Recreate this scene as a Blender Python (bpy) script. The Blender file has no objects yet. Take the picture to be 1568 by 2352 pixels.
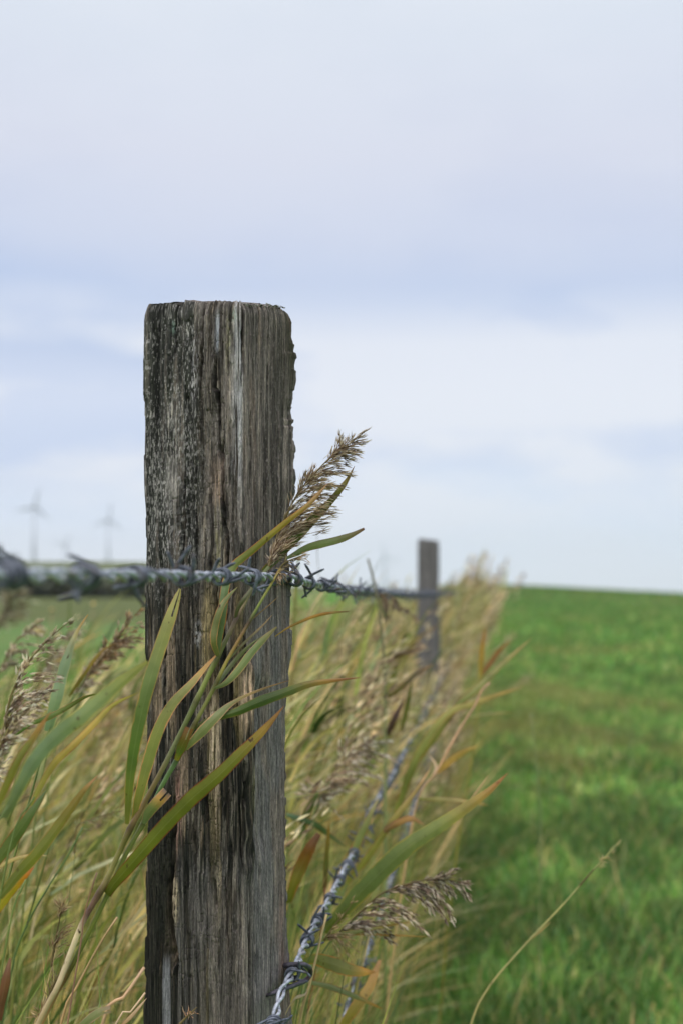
import bpy, math, random
import numpy as np
from mathutils import Vector, Matrix

# ------------------------------------------------------------------ set-up
S = bpy.context.scene
COL = S.collection
F = 2850.0                 # focal length in units of the 1568 x 2352 layout grid
CX, HY, EYE = 784.0, 1345.0, 1.0
rng = np.random.default_rng(7)

def at(px, py, Y):
    """point at distance Y along the view axis for a layout position"""
    return np.array([(px - CX) / F * Y, Y, EYE + (HY - py) / F * Y])

def lin(c, k=1.0):
    c = np.asarray(c, float) / 255.0
    return np.where(c <= 0.04045, c / 12.92, ((c + 0.055) / 1.055) ** 2.4) * k

# ------------------------------------------------------------------ numpy noise
_T = np.random.default_rng(3).random((256, 256))
def vn(x, y, seed=0):
    x = np.asarray(x, float) + seed * 17.31; y = np.asarray(y, float) + seed * 9.77
    xi = np.floor(x).astype(int); yi = np.floor(y).astype(int)
    fx = x - xi; fy = y - yi
    fx = fx * fx * (3 - 2 * fx); fy = fy * fy * (3 - 2 * fy)
    a = _T[xi % 256, yi % 256]; b = _T[(xi + 1) % 256, yi % 256]
    c = _T[xi % 256, (yi + 1) % 256]; d = _T[(xi + 1) % 256, (yi + 1) % 256]
    return (a * (1 - fx) + b * fx) * (1 - fy) + (c * (1 - fx) + d * fx) * fy
def fbm(x, y, seed=0, o=4):
    s = 0; a = .5; t = 0
    for i in range(o):
        s = s + a * vn(x * 2 ** i, y * 2 ** i, seed + i * 3.3); t += a; a *= .55
    return s / t
def sstep(a, b, x):
    t = np.clip((x - a) / (b - a), 0, 1); return t * t * (3 - 2 * t)

# ------------------------------------------------------------------ objects
def mesh_obj(name, V, Q, mat, parent=None, col=None, uv=None, edge=None, smooth=True, T=None):
    """V Nx3, Q Mx4 quads (T Kx3 tris) -> one mesh object"""
    V = np.asarray(V, np.float32)
    me = bpy.data.meshes.new(name)
    me.vertices.add(len(V)); me.vertices.foreach_set('co', V.ravel())
    loops = []; starts = []; n = 0
    if Q is not None and len(Q):
        Q = np.asarray(Q, np.int32); loops.append(Q.ravel()); starts.append(np.arange(len(Q)) * 4); n = len(Q) * 4
    if T is not None and len(T):
        T = np.asarray(T, np.int32); loops.append(T.ravel()); starts.append(n + np.arange(len(T)) * 3)
    L = np.concatenate(loops); st = np.concatenate(starts).astype(np.int32)
    me.loops.add(len(L)); me.loops.foreach_set('vertex_index', L.astype(np.int32))
    me.polygons.add(len(st)); me.polygons.foreach_set('loop_start', st)
    me.update(calc_edges=True)
    me.polygons.foreach_set('use_smooth', np.full(len(st), smooth))
    def attr(nm, typ, arr, key):
        a = me.attributes.new(nm, typ, 'POINT'); a.data.foreach_set(key, np.asarray(arr, np.float32).ravel())
    if col is not None:
        c = np.ones((len(V), 4)); c[:, :3] = col; attr('Col', 'FLOAT_COLOR', c, 'color')
    if edge is not None:
        c = np.ones((len(V), 4)); c[:, :3] = edge; attr('Edg', 'FLOAT_COLOR', c, 'color')
    if uv is not None:
        attr('luv', 'FLOAT2', uv, 'vector')
    me.validate()
    if mat: me.materials.append(mat)
    o = bpy.data.objects.new(name, me); COL.objects.link(o)
    if parent: o.parent = parent
    return o

def tag(o, label=None, cat=None, group=None, kind=None):
    if label: o['label'] = label
    if cat: o['category'] = cat
    if group: o['group'] = group
    if kind: o['kind'] = kind
    return o

def thing(name, loc=(0, 0, 0), label=None, cat=None, group=None):
    o = bpy.data.objects.new(name, None); COL.objects.link(o); o.location = loc
    o.empty_display_size = .1
    return tag(o, label, cat, group)

def child(name, V, Q, mat, root, **k):
    """part in world coordinates, re-expressed under its thing"""
    V = np.asarray(V, float) - np.array(root.location)
    return mesh_obj(name, V, Q, mat, root, **k)

def catmull(P, n):
    P = np.asarray(P, float)
    if len(P) == 2: 
        t = np.linspace(0, 1, n)[:, None]; return P[0] * (1 - t) + P[1] * t
    E = np.vstack([2 * P[0] - P[1], P, 2 * P[-1] - P[-2]])
    d = np.r_[0, np.cumsum(np.linalg.norm(np.diff(P, axis=0), axis=1))]
    s = np.linspace(0, d[-1], n); out = []
    for v in s:
        i = min(np.searchsorted(d, v, side='right') - 1, len(P) - 2)
        t = (v - d[i]) / max(d[i + 1] - d[i], 1e-9)
        a, b, c, e = E[i], E[i + 1], E[i + 2], E[i + 3]
        out.append(.5 * (2 * b + (c - a) * t + (2 * a - 5 * b + 4 * c - e) * t * t + (3 * b - a - 3 * c + e) * t ** 3))
    return np.array(out)

def frames(P):
    T = np.gradient(P, axis=0); T /= np.linalg.norm(T, axis=1)[:, None] + 1e-12
    n = np.cross(T[0], [0, 0, 1.]); 
    if np.linalg.norm(n) < 1e-3: n = np.array([1., 0, 0])
    n /= np.linalg.norm(n); N = [n]
    for i in range(1, len(P)):
        n = n - T[i] * np.dot(n, T[i]); n /= np.linalg.norm(n); N.append(n)
    N = np.array(N); return T, N, np.cross(T, N)

def tube(P, r, k=8, cap=True):
    P = np.asarray(P, float); n = len(P); r = np.broadcast_to(r, (n,))
    T, N, B = frames(P)
    a = np.arange(k) / k * 2 * math.pi
    V = P[:, None] + r[:, None, None] * (np.cos(a)[None, :, None] * N[:, None] + np.sin(a)[None, :, None] * B[:, None])
    V = V.reshape(-1, 3)
    i = np.arange(n - 1)[:, None] * k; j = np.arange(k)[None]; j2 = (j + 1) % k
    Q = np.stack([i + j, i + j2, i + k + j2, i + k + j], -1).reshape(-1, 4)
    if cap:
        m = len(V); V = np.vstack([V, P[0], P[-1]])
        j = np.arange(k); j2 = (j + 1) % k
        Tr = np.vstack([np.stack([j2, j, np.full(k, m)], 1), np.stack([(n - 1) * k + j, (n - 1) * k + j2, np.full(k, m + 1)], 1)])
    else: Tr = np.zeros((0, 3), int)
    return V, Q, Tr

class Bag:
    def __init__(s): s.V = []; s.Q = []; s.T = []; s.C = []; s.U = []; s.E = []; s.n = 0
    def add(s, V, Q, T=None, C=None, U=None, E=None):
        s.V.append(V)
        if Q is not None and len(Q): s.Q.append(np.asarray(Q) + s.n)
        if T is not None and len(T): s.T.append(np.asarray(T) + s.n)
        if C is not None: s.C.append(np.broadcast_to(C, (len(V), 3)))
        if U is not None: s.U.append(U)
        if E is not None: s.E.append(np.broadcast_to(E, (len(V), 3)))
        s.n += len(V)
    def obj(s, name, mat, root=None, **k):
        V = np.vstack(s.V); Q = np.vstack(s.Q) if s.Q else None; T = np.vstack(s.T) if s.T else None
        kw = dict(T=T, col=np.vstack(s.C) if s.C else None, uv=np.vstack(s.U) if s.U else None, edge=np.vstack(s.E) if s.E else None)
        kw.update(k)
        return child(name, V, Q, mat, root, **kw) if root else mesh_obj(name, V, Q, mat, **kw)

# ------------------------------------------------------------------ materials
def new_mat(name):
    m = bpy.data.materials.new(name); m.use_nodes = True
    nt = m.node_tree; nt.nodes.clear()
    return m, nt
def N(nt, typ, **k):
    n = nt.nodes.new(typ)
    for a, b in k.items():
        if a.startswith('i_'): n.inputs[a[2:].replace('_', ' ')].default_value = b
        else: setattr(n, a, b)
    return n
def math_(nt, op, a, b=None, clamp=False):
    n = nt.nodes.new('ShaderNodeMath'); n.operation = op; n.use_clamp = clamp
    for i, v in enumerate((a, b)):
        if v is None: continue
        if isinstance(v, (int, float)): n.inputs[i].default_value = v
        else: nt.links.new(v, n.inputs[i])
    return n.outputs[0]
def mix_(nt, f, a, b, mode='MIX'):
    n = nt.nodes.new('ShaderNodeMix'); n.data_type = 'RGBA'; n.blend_type = mode
    for s, v in ((n.inputs['Factor'], f), (n.inputs['A'], a), (n.inputs['B'], b)):
        if isinstance(v, (int, float)): s.default_value = v
        elif isinstance(v, (tuple, list, np.ndarray)): s.default_value = (*[float(x) for x in v[:3]], 1)
        else: nt.links.new(v, s)
    return n.outputs['Result']
def ramp_(nt, f, stops):
    n = nt.nodes.new('ShaderNodeValToRGB'); e = n.color_ramp.elements
    while len(e) < len(stops): e.new(.5)
    for i, (p, c) in enumerate(stops):
        e[i].position = p; e[i].color = (*[float(x) for x in c[:3]], 1)
    nt.links.new(f, n.inputs[0]); return n.outputs[0]
def noise_(nt, vec, scale, detail=4, rough=.55, dims='3D'):
    n = nt.nodes.new('ShaderNodeTexNoise'); n.noise_dimensions = dims
    n.inputs['Scale'].default_value = scale; n.inputs['Detail'].default_value = detail; n.inputs['Roughness'].default_value = rough
    if vec is not None: nt.links.new(vec, n.inputs['Vector'])
    return n.outputs['Fac']
def scale_vec(nt, v, s):
    n = nt.nodes.new('ShaderNodeMapping'); n.inputs['Scale'].default_value = s; nt.links.new(v, n.inputs['Vector']); return n.outputs[0]

def leaf_material(name, transl=.3, rough=.5, veins=True, spots=True):
    m, nt = new_mat(name)
    out = N(nt, 'ShaderNodeOutputMaterial'); at_ = N(nt, 'ShaderNodeAttribute', attribute_name='Col')
    c = at_.outputs['Color']
    tc = N(nt, 'ShaderNodeTexCoord')
    if veins:
        uv = N(nt, 'ShaderNodeAttribute', attribute_name='luv').outputs['Vector']
        sp = N(nt, 'ShaderNodeSeparateXYZ'); nt.links.new(uv, sp.inputs[0])
        e = N(nt, 'ShaderNodeAttribute', attribute_name='Edg').outputs['Color']
        w = math_(nt, 'SINE', math_(nt, 'MULTIPLY', sp.outputs['X'], 120.0))
        w = math_(nt, 'ADD', math_(nt, 'MULTIPLY', w, .13), .94)
        c = mix_(nt, 1.0, c, w, 'MULTIPLY')
        d = math_(nt, 'MULTIPLY', math_(nt, 'ABSOLUTE', math_(nt, 'SUBTRACT', sp.outputs['X'], .5)), 2.0)
        nz = noise_(nt, tc.outputs['Object'], 90, 3)
        d = math_(nt, 'ADD', d, math_(nt, 'MULTIPLY', math_(nt, 'SUBTRACT', nz, .5), .55))
        f = math_(nt, 'MULTIPLY', math_(nt, 'SUBTRACT', d, .80), 6, True)
        c = mix_(nt, f, c, e)
        # a pale midrib
        rib = math_(nt, 'LESS_THAN', math_(nt, 'ABSOLUTE', math_(nt, 'SUBTRACT', sp.outputs['X'], .5)), .025)
        c = mix_(nt, math_(nt, 'MULTIPLY', rib, .10), c, lin((196, 190, 140)))
    nz = noise_(nt, tc.outputs['Object'], 28, 5)
    c = mix_(nt, 1.0, c, ramp_(nt, nz, [(.3, (.62, .66, .58)), (.5, (1, 1, 1)), (.7, (1.34, 1.28, 1.16))]), 'MULTIPLY')
    if spots:
        nz = noise_(nt, scale_vec(nt, tc.outputs['Object'], (1, 1, .6)), 170, 2)
        c = mix_(nt, math_(nt, 'MULTIPLY', math_(nt, 'SUBTRACT', nz, .69), 14, True), c, lin((70, 44, 24)))
    bs = N(nt, 'ShaderNodeBsdfPrincipled'); bs.inputs['Roughness'].default_value = rough
    bs.inputs['Specular IOR Level'].default_value = .35
    nt.links.new(c, bs.inputs['Base Color'])
    tr = N(nt, 'ShaderNodeBsdfTranslucent')
    nt.links.new(mix_(nt, 1.0, c, (1.25, 1.3, .8), 'MULTIPLY'), tr.inputs['Color'])
    mx = N(nt, 'ShaderNodeMixShader'); mx.inputs[0].default_value = transl
    nt.links.new(bs.outputs[0], mx.inputs[1]); nt.links.new(tr.outputs[0], mx.inputs[2])
    nt.links.new(mx.outputs[0], out.inputs[0])
    return m
M_LEAF = leaf_material('reed_leaf')
M_STEM = leaf_material('reed_stem', .0, .45, False, True)
M_PLUME = leaf_material('plume', .3, .6, False, False)
M_MASS = leaf_material('reed_foliage', .35, .6, False, False)
M_GRASS = leaf_material('grass_blades', .3, .55, False, False)

def metal_material(name, base, dark, rust=None, metallic=.75, rough=.45, spec=.5):
    m, nt = new_mat(name); out = N(nt, 'ShaderNodeOutputMaterial'); tc = N(nt, 'ShaderNodeTexCoord')
    b = N(nt, 'ShaderNodeBsdfPrincipled')
    n1 = noise_(nt, tc.outputs['Object'], 160, 5, .65); n2 = noise_(nt, tc.outputs['Object'], 900, 2)
    c = mix_(nt, ramp_(nt, n1, [(.38, (0, 0, 0)), (.62, (1, 1, 1))]), lin(dark), lin(base))
    if rust is not None:
        n3 = noise_(nt, tc.outputs['Object'], 90, 4)
        c = mix_(nt, ramp_(nt, n3, [(.56, (0, 0, 0)), (.70, (1, 1, 1))]), c, lin(rust))
    nt.links.new(c, b.inputs['Base Color'])
    b.inputs['Metallic'].default_value = metallic; b.inputs['Specular IOR Level'].default_value = spec
    nt.links.new(math_(nt, 'ADD', math_(nt, 'MULTIPLY', n1, .3), rough - .12), b.inputs['Roughness'])
    bp = N(nt, 'ShaderNodeBump'); bp.inputs['Strength'].default_value = .25; bp.inputs['Distance'].default_value = .0004
    nt.links.new(n2, bp.inputs['Height']); nt.links.new(bp.outputs[0], b.inputs['Normal'])
    nt.links.new(b.outputs[0], out.inputs[0]); return m
M_WIRE = metal_material('galvanised_wire', (200, 203, 214), (120, 124, 136), (134, 118, 108), .25, .38, .4)
M_BARB = metal_material('barb_wire', (108, 113, 125), (58, 62, 72), (88, 76, 70), .2, .42, .4)
M_STAPLE = metal_material('rusty_staple', (92, 88, 98), (58, 54, 62), (66, 38, 36), .5, .5)

# ------------------------------------------------------------------ camera
cam = bpy.data.cameras.new('camera'); co = bpy.data.objects.new('camera', cam); COL.objects.link(co)
co.location = (0, 0, EYE); co.rotation_euler = (math.radians(90), 0, 0)
cam.sensor_fit = 'VERTICAL'; cam.sensor_height = 23.5; cam.sensor_width = 15.67
cam.lens = F / 2352 * 23.5; cam.shift_y = (HY - 1176) / 2352
cam.clip_start = .02; cam.clip_end = 20000
cam.dof.use_dof = True; cam.dof.focus_distance = .965; cam.dof.aperture_fstop = 3.5
S.camera = co

# ------------------------------------------------------------------ world and sun
SUN_EL, SUN_AZ = math.radians(48), math.radians(205)   # azimuth clockwise from +Y: behind and left of the camera
w = bpy.data.worlds.new('World'); S.world = w; w.use_nodes = True
nt = w.node_tree; nt.nodes.clear()
out = N(nt, 'ShaderNodeOutputWorld'); bg = N(nt, 'ShaderNodeBackground'); bg.inputs['Strength'].default_value = .1
sky = N(nt, 'ShaderNodeTexSky'); sky.sky_type = 'NISHITA'; sky.sun_disc = False
sky.sun_elevation = SUN_EL; sky.sun_rotation = SUN_AZ
tc = N(nt, 'ShaderNodeTexCoord'); sp = N(nt, 'ShaderNodeSeparateXYZ'); nt.links.new(tc.outputs['Generated'], sp.inputs[0])
z = sp.outputs['Z']
n1 = noise_(nt, scale_vec(nt, tc.outputs['Generated'], (1.0, 1.0, 3.2)), 2.3, 4, .5)
n2 = noise_(nt, scale_vec(nt, tc.outputs['Generated'], (1.0, 1.0, 3.0)), 4.6, 5, .5)
zz = math_(nt, 'ADD', z, math_(nt, 'MULTIPLY', math_(nt, 'SUBTRACT', n1, .5), .10))
K = 7.7
def sk(r, g, b): return lin((r, g, b))
base = ramp_(nt, zz, [(0.0, sk(238, 244, 252)), (.045, sk(224, 235, 251)), (.075, sk(216, 228, 247)), (.105, sk(200, 214, 241)), (.15, sk(211, 221, 242)),
                      (.19, sk(194, 208, 235)), (.235, sk(188, 204, 234)), (.275, sk(203, 212, 234)), (.33, sk(214, 219, 235)),
                      (.43, sk(221, 229, 240)), (.6, sk(226, 232, 241)), (1.0, sk(236, 238, 243))])
cl = ramp_(nt, n2, [(.43, (0, 0, 0)), (.58, (1, 1, 1))])
low = ramp_(nt, z, [(.02, (.6, .6, .6)), (.10, (.85, .85, .85)), (.19, (.8, .8, .8)), (.235, (.1, .1, .1)), (.5, (.2, .2, .2))])
c = mix_(nt, math_(nt, 'MULTIPLY', cl, low), base, sk(237, 240, 247))
# an overcast sky is brighter overhead than near the horizon
zen = math_(nt, 'MULTIPLY', math_(nt, 'ADD', math_(nt, 'MULTIPLY', math_(nt, 'MULTIPLY', math_(nt, 'SUBTRACT', z, .45), 1.8, True), 1.3), 1.0), K)
sc = N(nt, 'ShaderNodeVectorMath'); sc.operation = 'SCALE'; nt.links.new(zen, sc.inputs['Scale']); nt.links.new(c, sc.inputs[0])
c = mix_(nt, .97, sky.outputs[0], sc.outputs[0])
nt.links.new(c, bg.inputs['Color']); nt.links.new(bg.outputs[0], out.inputs[0])
sl = bpy.data.lights.new('sun', 'SUN'); sl.energy = .9; sl.angle = math.radians(25); sl.color = (1, .97, .92)
so = bpy.data.objects.new('sun', sl); COL.objects.link(so)
d = Vector((math.sin(SUN_AZ) * math.cos(SUN_EL), math.cos(SUN_AZ) * math.cos(SUN_EL), math.sin(SUN_EL)))
so.rotation_euler = d.to_track_quat('Z', 'Y').to_euler(); so.location = d * 30 + Vector((0, 0, 1))

# ------------------------------------------------------------------ ground
def fence_x(Y): return -.1624 + .119 * Y
def hill(X, Y):
    X = np.asarray(X, float); Y = np.asarray(Y, float)
    fx = fence_x(np.clip(Y, 0, 40))
    side = sstep(-.5, .6, X - fx)                                # 0 left of the fence, 1 right of it
    ditch = -.45 * np.exp(-((X - fx + 2.3) / .7) ** 2) * sstep(90, 40, Y)
    left = -.10 + 0 * X
    left = left + ditch
    r = X / np.maximum(Y, 1)
    dy = 6.9 * (1 - sstep(-.17, -.04, r)) + 1.7 * (1 - sstep(-.06, .06, r))
    left = left + (dy * .8) * np.exp(-((Y - 300) / 45) ** 2) * sstep(150, 250, Y)
    crest = np.clip(1.12 - (X - 8) * .053, -3, 1.2)
    right = crest * sstep(8, 70, Y) + .03 * (vn(X * .5, Y * .5, 5) - .5) * sstep(90, 30, Y) + .22 * (vn(X * .12 + 3, Y * .10, 15) - .5) * sstep(7, 20, Y) * sstep(75, 50, Y)
    fall = sstep(75, 160, Y) * (1.2 + .0095 * np.maximum(Y, 0)) 
    right = right - fall
    s2 = np.where(Y < 60, side, sstep(-.02, .11, r))
    s2 = side * (1 - sstep(30, 80, Y)) + sstep(.0, .11, r) * sstep(30, 80, Y)
    return left * (1 - s2) + right * s2
ys = np.r_[np.linspace(-12, 0, 10), np.linspace(.3, 12, 90), np.geomspace(12.2, 4200, 150)]
us = np.concatenate([-np.geomspace(1, .004, 60) , np.linspace(-.0035, .0035, 3), np.geomspace(.004, 1, 60)])
GV = []
for y in ys:
    half = 14 + max(y, 0) * 1.3
    for u in us: GV.append((u * half + fence_x(min(max(y, 0), 40)) , y))
GV = np.array(GV); Z = hill(GV[:, 0], GV[:, 1])
V = np.c_[GV, Z]; nx = len(us); ny = len(ys)
i = np.arange(ny - 1)[:, None] * nx; j = np.arange(nx - 1)[None]
Q = np.stack([i + j, i + j + 1, i + nx + j + 1, i + nx + j], -1).reshape(-1, 4)
m, nt = new_mat('pasture_ground'); out = N(nt, 'ShaderNodeOutputMaterial'); tc = N(nt, 'ShaderNodeTexCoord'); b = N(nt, 'ShaderNodeBsdfPrincipled')
P = tc.outputs['Object']
n1 = noise_(nt, scale_vec(nt, P, (.12, .3, 1)), .5, 5, .6); n2 = noise_(nt, P, 7, 5, .65); n3 = noise_(nt, P, 55, 3, .6)
c = ramp_(nt, n1, [(.30, lin((56, 96, 34), 1.12)), (.48, lin((74, 116, 46), 1.12)), (.58, lin((98, 124, 60), 1.12)), (.72, lin((126, 124, 80), 1.12))])
c = mix_(nt, 1, c, ramp_(nt, n2, [(.3, (.6, .64, .55)), (.5, (1, 1, 1)), (.7, (1.35, 1.25, 1.15))]), 'MULTIPLY')
c = mix_(nt, .8, c, ramp_(nt, n3, [(.3, (.6, .6, .6)), (.7, (1.4, 1.4, 1.3))]), 'MULTIPLY')
# the rougher, browner strip of the left-hand field
sp = N(nt, 'ShaderNodeSeparateXYZ'); nt.links.new(P, sp.inputs[0])
yw = math_(nt, 'ADD', sp.outputs['Y'], math_(nt, 'MULTIPLY', noise_(nt, scale_vec(nt, P, (.06, .02, 1)), 1.0, 3), 16.0))
band = math_(nt, 'MULTIPLY', math_(nt, 'MULTIPLY', math_(nt, 'SUBTRACT', yw, 40.0), .12, True), math_(nt, 'MULTIPLY', math_(nt, 'SUBTRACT', -4.0, sp.outputs['X']), .5, True))
leftf = math_(nt, 'MULTIPLY', math_(nt, 'SUBTRACT', -3.0, sp.outputs['X']), .4, True)
c = mix_(nt, math_(nt, 'MULTIPLY', leftf, .6), c, lin((104, 118, 78)))
farf = math_(nt, 'MULTIPLY', math_(nt, 'MULTIPLY', math_(nt, 'SUBTRACT', sp.outputs['Y'], 22.0), .04, True), math_(nt, 'MULTIPLY', math_(nt, 'ADD', sp.outputs['X'], 0.0), .3, True))
c = mix_(nt, math_(nt, 'MULTIPLY', farf, .6), c, lin((60, 84, 50)))
c = mix_(nt, math_(nt, 'MULTIPLY', band, .75), c, mix_(nt, n2, lin((62, 70, 40)), lin((112, 108, 72))))
nt.links.new(c, b.inputs['Base Color']); b.inputs['Roughness'].default_value = 1.0; b.inputs['Specular IOR Level'].default_value = .05
bp = N(nt, 'ShaderNodeBump'); bp.inputs['Strength'].default_value = .8; bp.inputs['Distance'].default_value = .06
nt.links.new(n2, bp.inputs['Height']); nt.links.new(bp.outputs[0], b.inputs['Normal']); nt.links.new(b.outputs[0], out.inputs[0])
tag(mesh_obj('ground', V, Q, m), kind='structure')

# ------------------------------------------------------------------ weathered wooden post
WA = np.array([(558 - CX) / F * .97, .97]); DL = np.array([-.887, .461]); DR = np.array([.461, .887]); LL, LR = .0954, .0815
def rounded_section(A, dl, dr, ll, lr, rads, nf):
    """outline starting on the left corner, over the front ridge, to the right corner and round the back"""
    C4 = [A + dl * ll, A, A + dr * lr, A + dl * ll + dr * lr]
    pts = []; 
    for k in range(4):
        p = C4[k]; a = C4[k - 1]; b = C4[(k + 1) % 4]; r = rads[k]
        ea = (a - p) / np.linalg.norm(a - p); eb = (b - p) / np.linalg.norm(b - p)
        c0 = p + (ea + eb) * r
        for q in np.linspace(0, math.pi / 2, 9):
            pts.append(c0 - ea * r * math.sin(q) - eb * r * math.cos(q))
    pts = np.array(pts + [pts[0]])
    return pts
def resample(pts, dens):
    d = np.r_[0, np.cumsum(np.linalg.norm(np.diff(pts, axis=0), axis=1))]
    s = []; x = 0
    while x < d[-1] - 1e-6:
        s.append(x); x += dens(x)
    s = np.array(s)
    return s, np.stack([np.interp(s, d, pts[:, 0]), np.interp(s, d, pts[:, 1])], 1)
def top_profile(px):
    return np.interp(px, [322, 331, 336, 346, 362, 397, 404, 412, 424, 440, 470, 476, 503, 510, 543, 552, 558, 575, 609, 640, 652, 664, 672, 680],
                         [750, 734, 714, 698, 693, 693, 697, 695, 687, 690, 689, 692, 688, 690, 689, 692, 696, 695, 696, 700, 706, 716, 727, 760])
def right_edge(y):
    return np.interp(y, [690, 716, 760, 808, 811, 850, 875, 917, 919, 943, 962, 964, 978, 980, 1001, 1060, 1126, 1150, 1230, 1272, 1340, 1410, 1440, 1453, 1497, 1549, 1629, 1740, 1829, 1834, 1850, 1950, 2060, 2150, 2170, 2215, 2240, 2300, 2352],
                        [-7, -6, -3, -1, 4, 4, 1, -2, -4, -9, -9, -4, -5, 0, 2, 4, 3, -4, -10, -14, -8, -10, -9, -5, -5, -12, -20, -19, -19, -14, -17, -18, -16, -15, -10, -9, -14, -4, 0])
CR = [  # cracks: [(px, y) ...], width px, depth m
 ([(404, 694), (403, 760), (404, 830)], 1.6, .007), ([(467, 690), (466, 780), (464, 900)], 2.4, .012),
 ([(497, 830), (493, 890), (502, 900), (500, 1010), (506, 1080)], 3.2, .013), ([(528, 720), (526, 800), (525, 860)], 1.3, .005),
 ([(424, 1040), (424, 1180), (419, 1290), (421, 1320)], 2.2, .010), ([(556, 700), (556, 820), (554, 900)], 1.2, .004),
 ([(511, 1010), (508, 1080), (512, 1150), (516, 1200)], 2.4, .009), ([(508, 1190), (521, 1240), (520, 1330), (522, 1420)], 4.0, .014),
 ([(480, 1120), (484, 1250), (478, 1330)], 2.0, .007), ([(452, 1160), (452, 1260)], 1.2, .005),
 ([(493, 1320), (492, 1480)], 2.2, .009), ([(512, 1330), (514, 1500), (510, 1560)], 2.0, .007), ([(402, 1380), (402, 1500)], 1.4, .005),
 ([(378, 1420), (376, 1600), (380, 1700)], 1.7, .006), ([(528, 1560), (530, 1640)], 2.6, .009), ([(543, 1600), (546, 1660)], 1.4, .005),
 ([(400, 1830), (398, 1960), (394, 2020), (392, 2110), (404, 2180), (405, 2250)], 4.5, .011), ([(397, 2100), (399, 2230)], 4.5, .009),
 ([(474, 1800), (476, 1900)], 2.8, .010), ([(492, 2020), (494, 2090)], 2.6, .007), ([(519, 2010), (521, 2120), (525, 2200)], 1.6, .006),
 ([(562, 1750), (566, 1850)], 3.0, .010), ([(552, 1850), (554, 1960), (560, 1990)], 2.0, .008), ([(530, 1700), (528, 1800)], 1.4, .006),
 ([(600, 1500), (603, 1700)], 1.0, .003), ([(598, 1990), (598, 2060)], 1.0, .004), ([(573, 2120), (574, 2250)], 1.2, .004),
 ([(585, 2150), (588, 2350)], .9, .003), ([(540, 2300), (541, 2400)], 1.0, .004), ([(630, 1900), (632, 2040)], .9, .003),
 ([(446, 1900), (448, 2050)], 1.0, .004), ([(345, 1500), (347, 1800)], 1.0, .003), ([(620, 720), (618, 900)], .8, .003),
 ([(590, 720), (592, 860)], .8, .003), ([(577, 940), (574, 1150)], .9, .003), ([(607, 1100), (606, 1250)], .8, .003), ([(640, 880), (641, 1100)], .8, .003)]
def post_disp(s, px, y, z, sB, sD, front):
    warp = .004 * (vn(s * 20, z * 4, 1) - .5) + .0015 * (vn(s * 60, z * 14, 2) - .5)
    q = s + warp
    d = .0008 * (fbm(q * 230, z * 7, 3, 3) - .5) * 2
    d += .0008 * (vn(q * 620, z * 11, 4) - .5) * 2
    d += .0006 * (vn(q * 1300, z * 22, 6) - .5) * 2
    d += .0014 * (fbm(q * 70, z * 5, 8, 3) - .5) * 2
    # flaked plates
    f = fbm(q * 130, z * 16, 12, 3)
    d += .0014 * (sstep(.50, .53, f) - .5) * np.where(px < 560, 1, .25)
    f = fbm(q * 190, z * 45, 15, 3)
    d += .0007 * (sstep(.50, .54, f) - .5) * np.where(px < 560, 1, .4)
    # fine cross checks of the decayed face
    f = fbm(q * 90, z * 150, 18, 2)
    d -= .0009 * np.exp(-((f - .5) / .015) ** 2) * sstep(350, 380, px) * sstep(560, 500, px) * front
    # recess between the two faces, lower half; cut of the right-hand face
    d += .0035 * (sstep(1500, 1540, y) * sstep(2040, 1990, y)) * np.exp(-((px - 574 - 4 * (vn(y * .02, 0 * y, 9) - .5) * 2) / 7) ** 2) * front
    d -= .004 * (sstep(1540, 1600, y) * sstep(1990, 1900, y)) * sstep(578, 583, px) * sstep(640, 600, px) * front
    d -= .0030 * sstep(880, 960, y) * sstep(1500, 1380, y) * np.exp(-((px - 492 - 8 * np.sin(y / 60)) / 13) ** 2) * front
    d -= .0025 * sstep(1380, 1500, y) * np.exp(-((px - 525) / 16) ** 2) * sstep(2050, 1900, y) * front
    d += .0028 * sstep(2090, 2120, y) * sstep(412, 402, px) * sstep(330, 350, px) * front * 0
    for pts, wd, dp in CR:
        p = np.array(pts, float); o = np.argsort(p[:, 1]); p = p[o]
        cx = np.interp(y, p[:, 1], p[:, 0]) + 2.0 * (vn(y * .06, y * 0, p[0, 0] % 7) - .5) * 2
        L = p[-1, 1] - p[0, 1]
        tp = sstep(p[0, 1] - .08 * L, p[0, 1] + .15 * L, y) * sstep(p[-1, 1] + .08 * L, p[-1, 1] - .2 * L, y)
        if p[0, 1] < 700: tp = sstep(p[-1, 1] + .05 * L, p[-1, 1] - .3 * L, y)
        d -= dp * tp * np.exp(-np.abs((px - cx) / (wd * (.35 + .65 * tp))) ** 2.4) * front
    # outline of the two side corners
    d += (right_edge(y) + 5) / F * 1.05 * 1.05 * np.exp(-((s - sB) / .013) ** 2)
    d += .0020 * (vn(z * 160, 0 * z, 31) - .5) * np.exp(-((s - sB) / .006) ** 2) + .0013 * (sstep(.5, .53, vn(z * 75, 0 * z, 33)) - .5) * np.exp(-((s - sB) / .006) ** 2)
    le = np.interp(y, [690, 1130, 1220, 1300, 1500, 2000, 2352], [-9, -9, -5, -6, -5, -8, -9])
    d -= le / F * np.exp(-((s - sD) / .012) ** 2)
    return d
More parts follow.
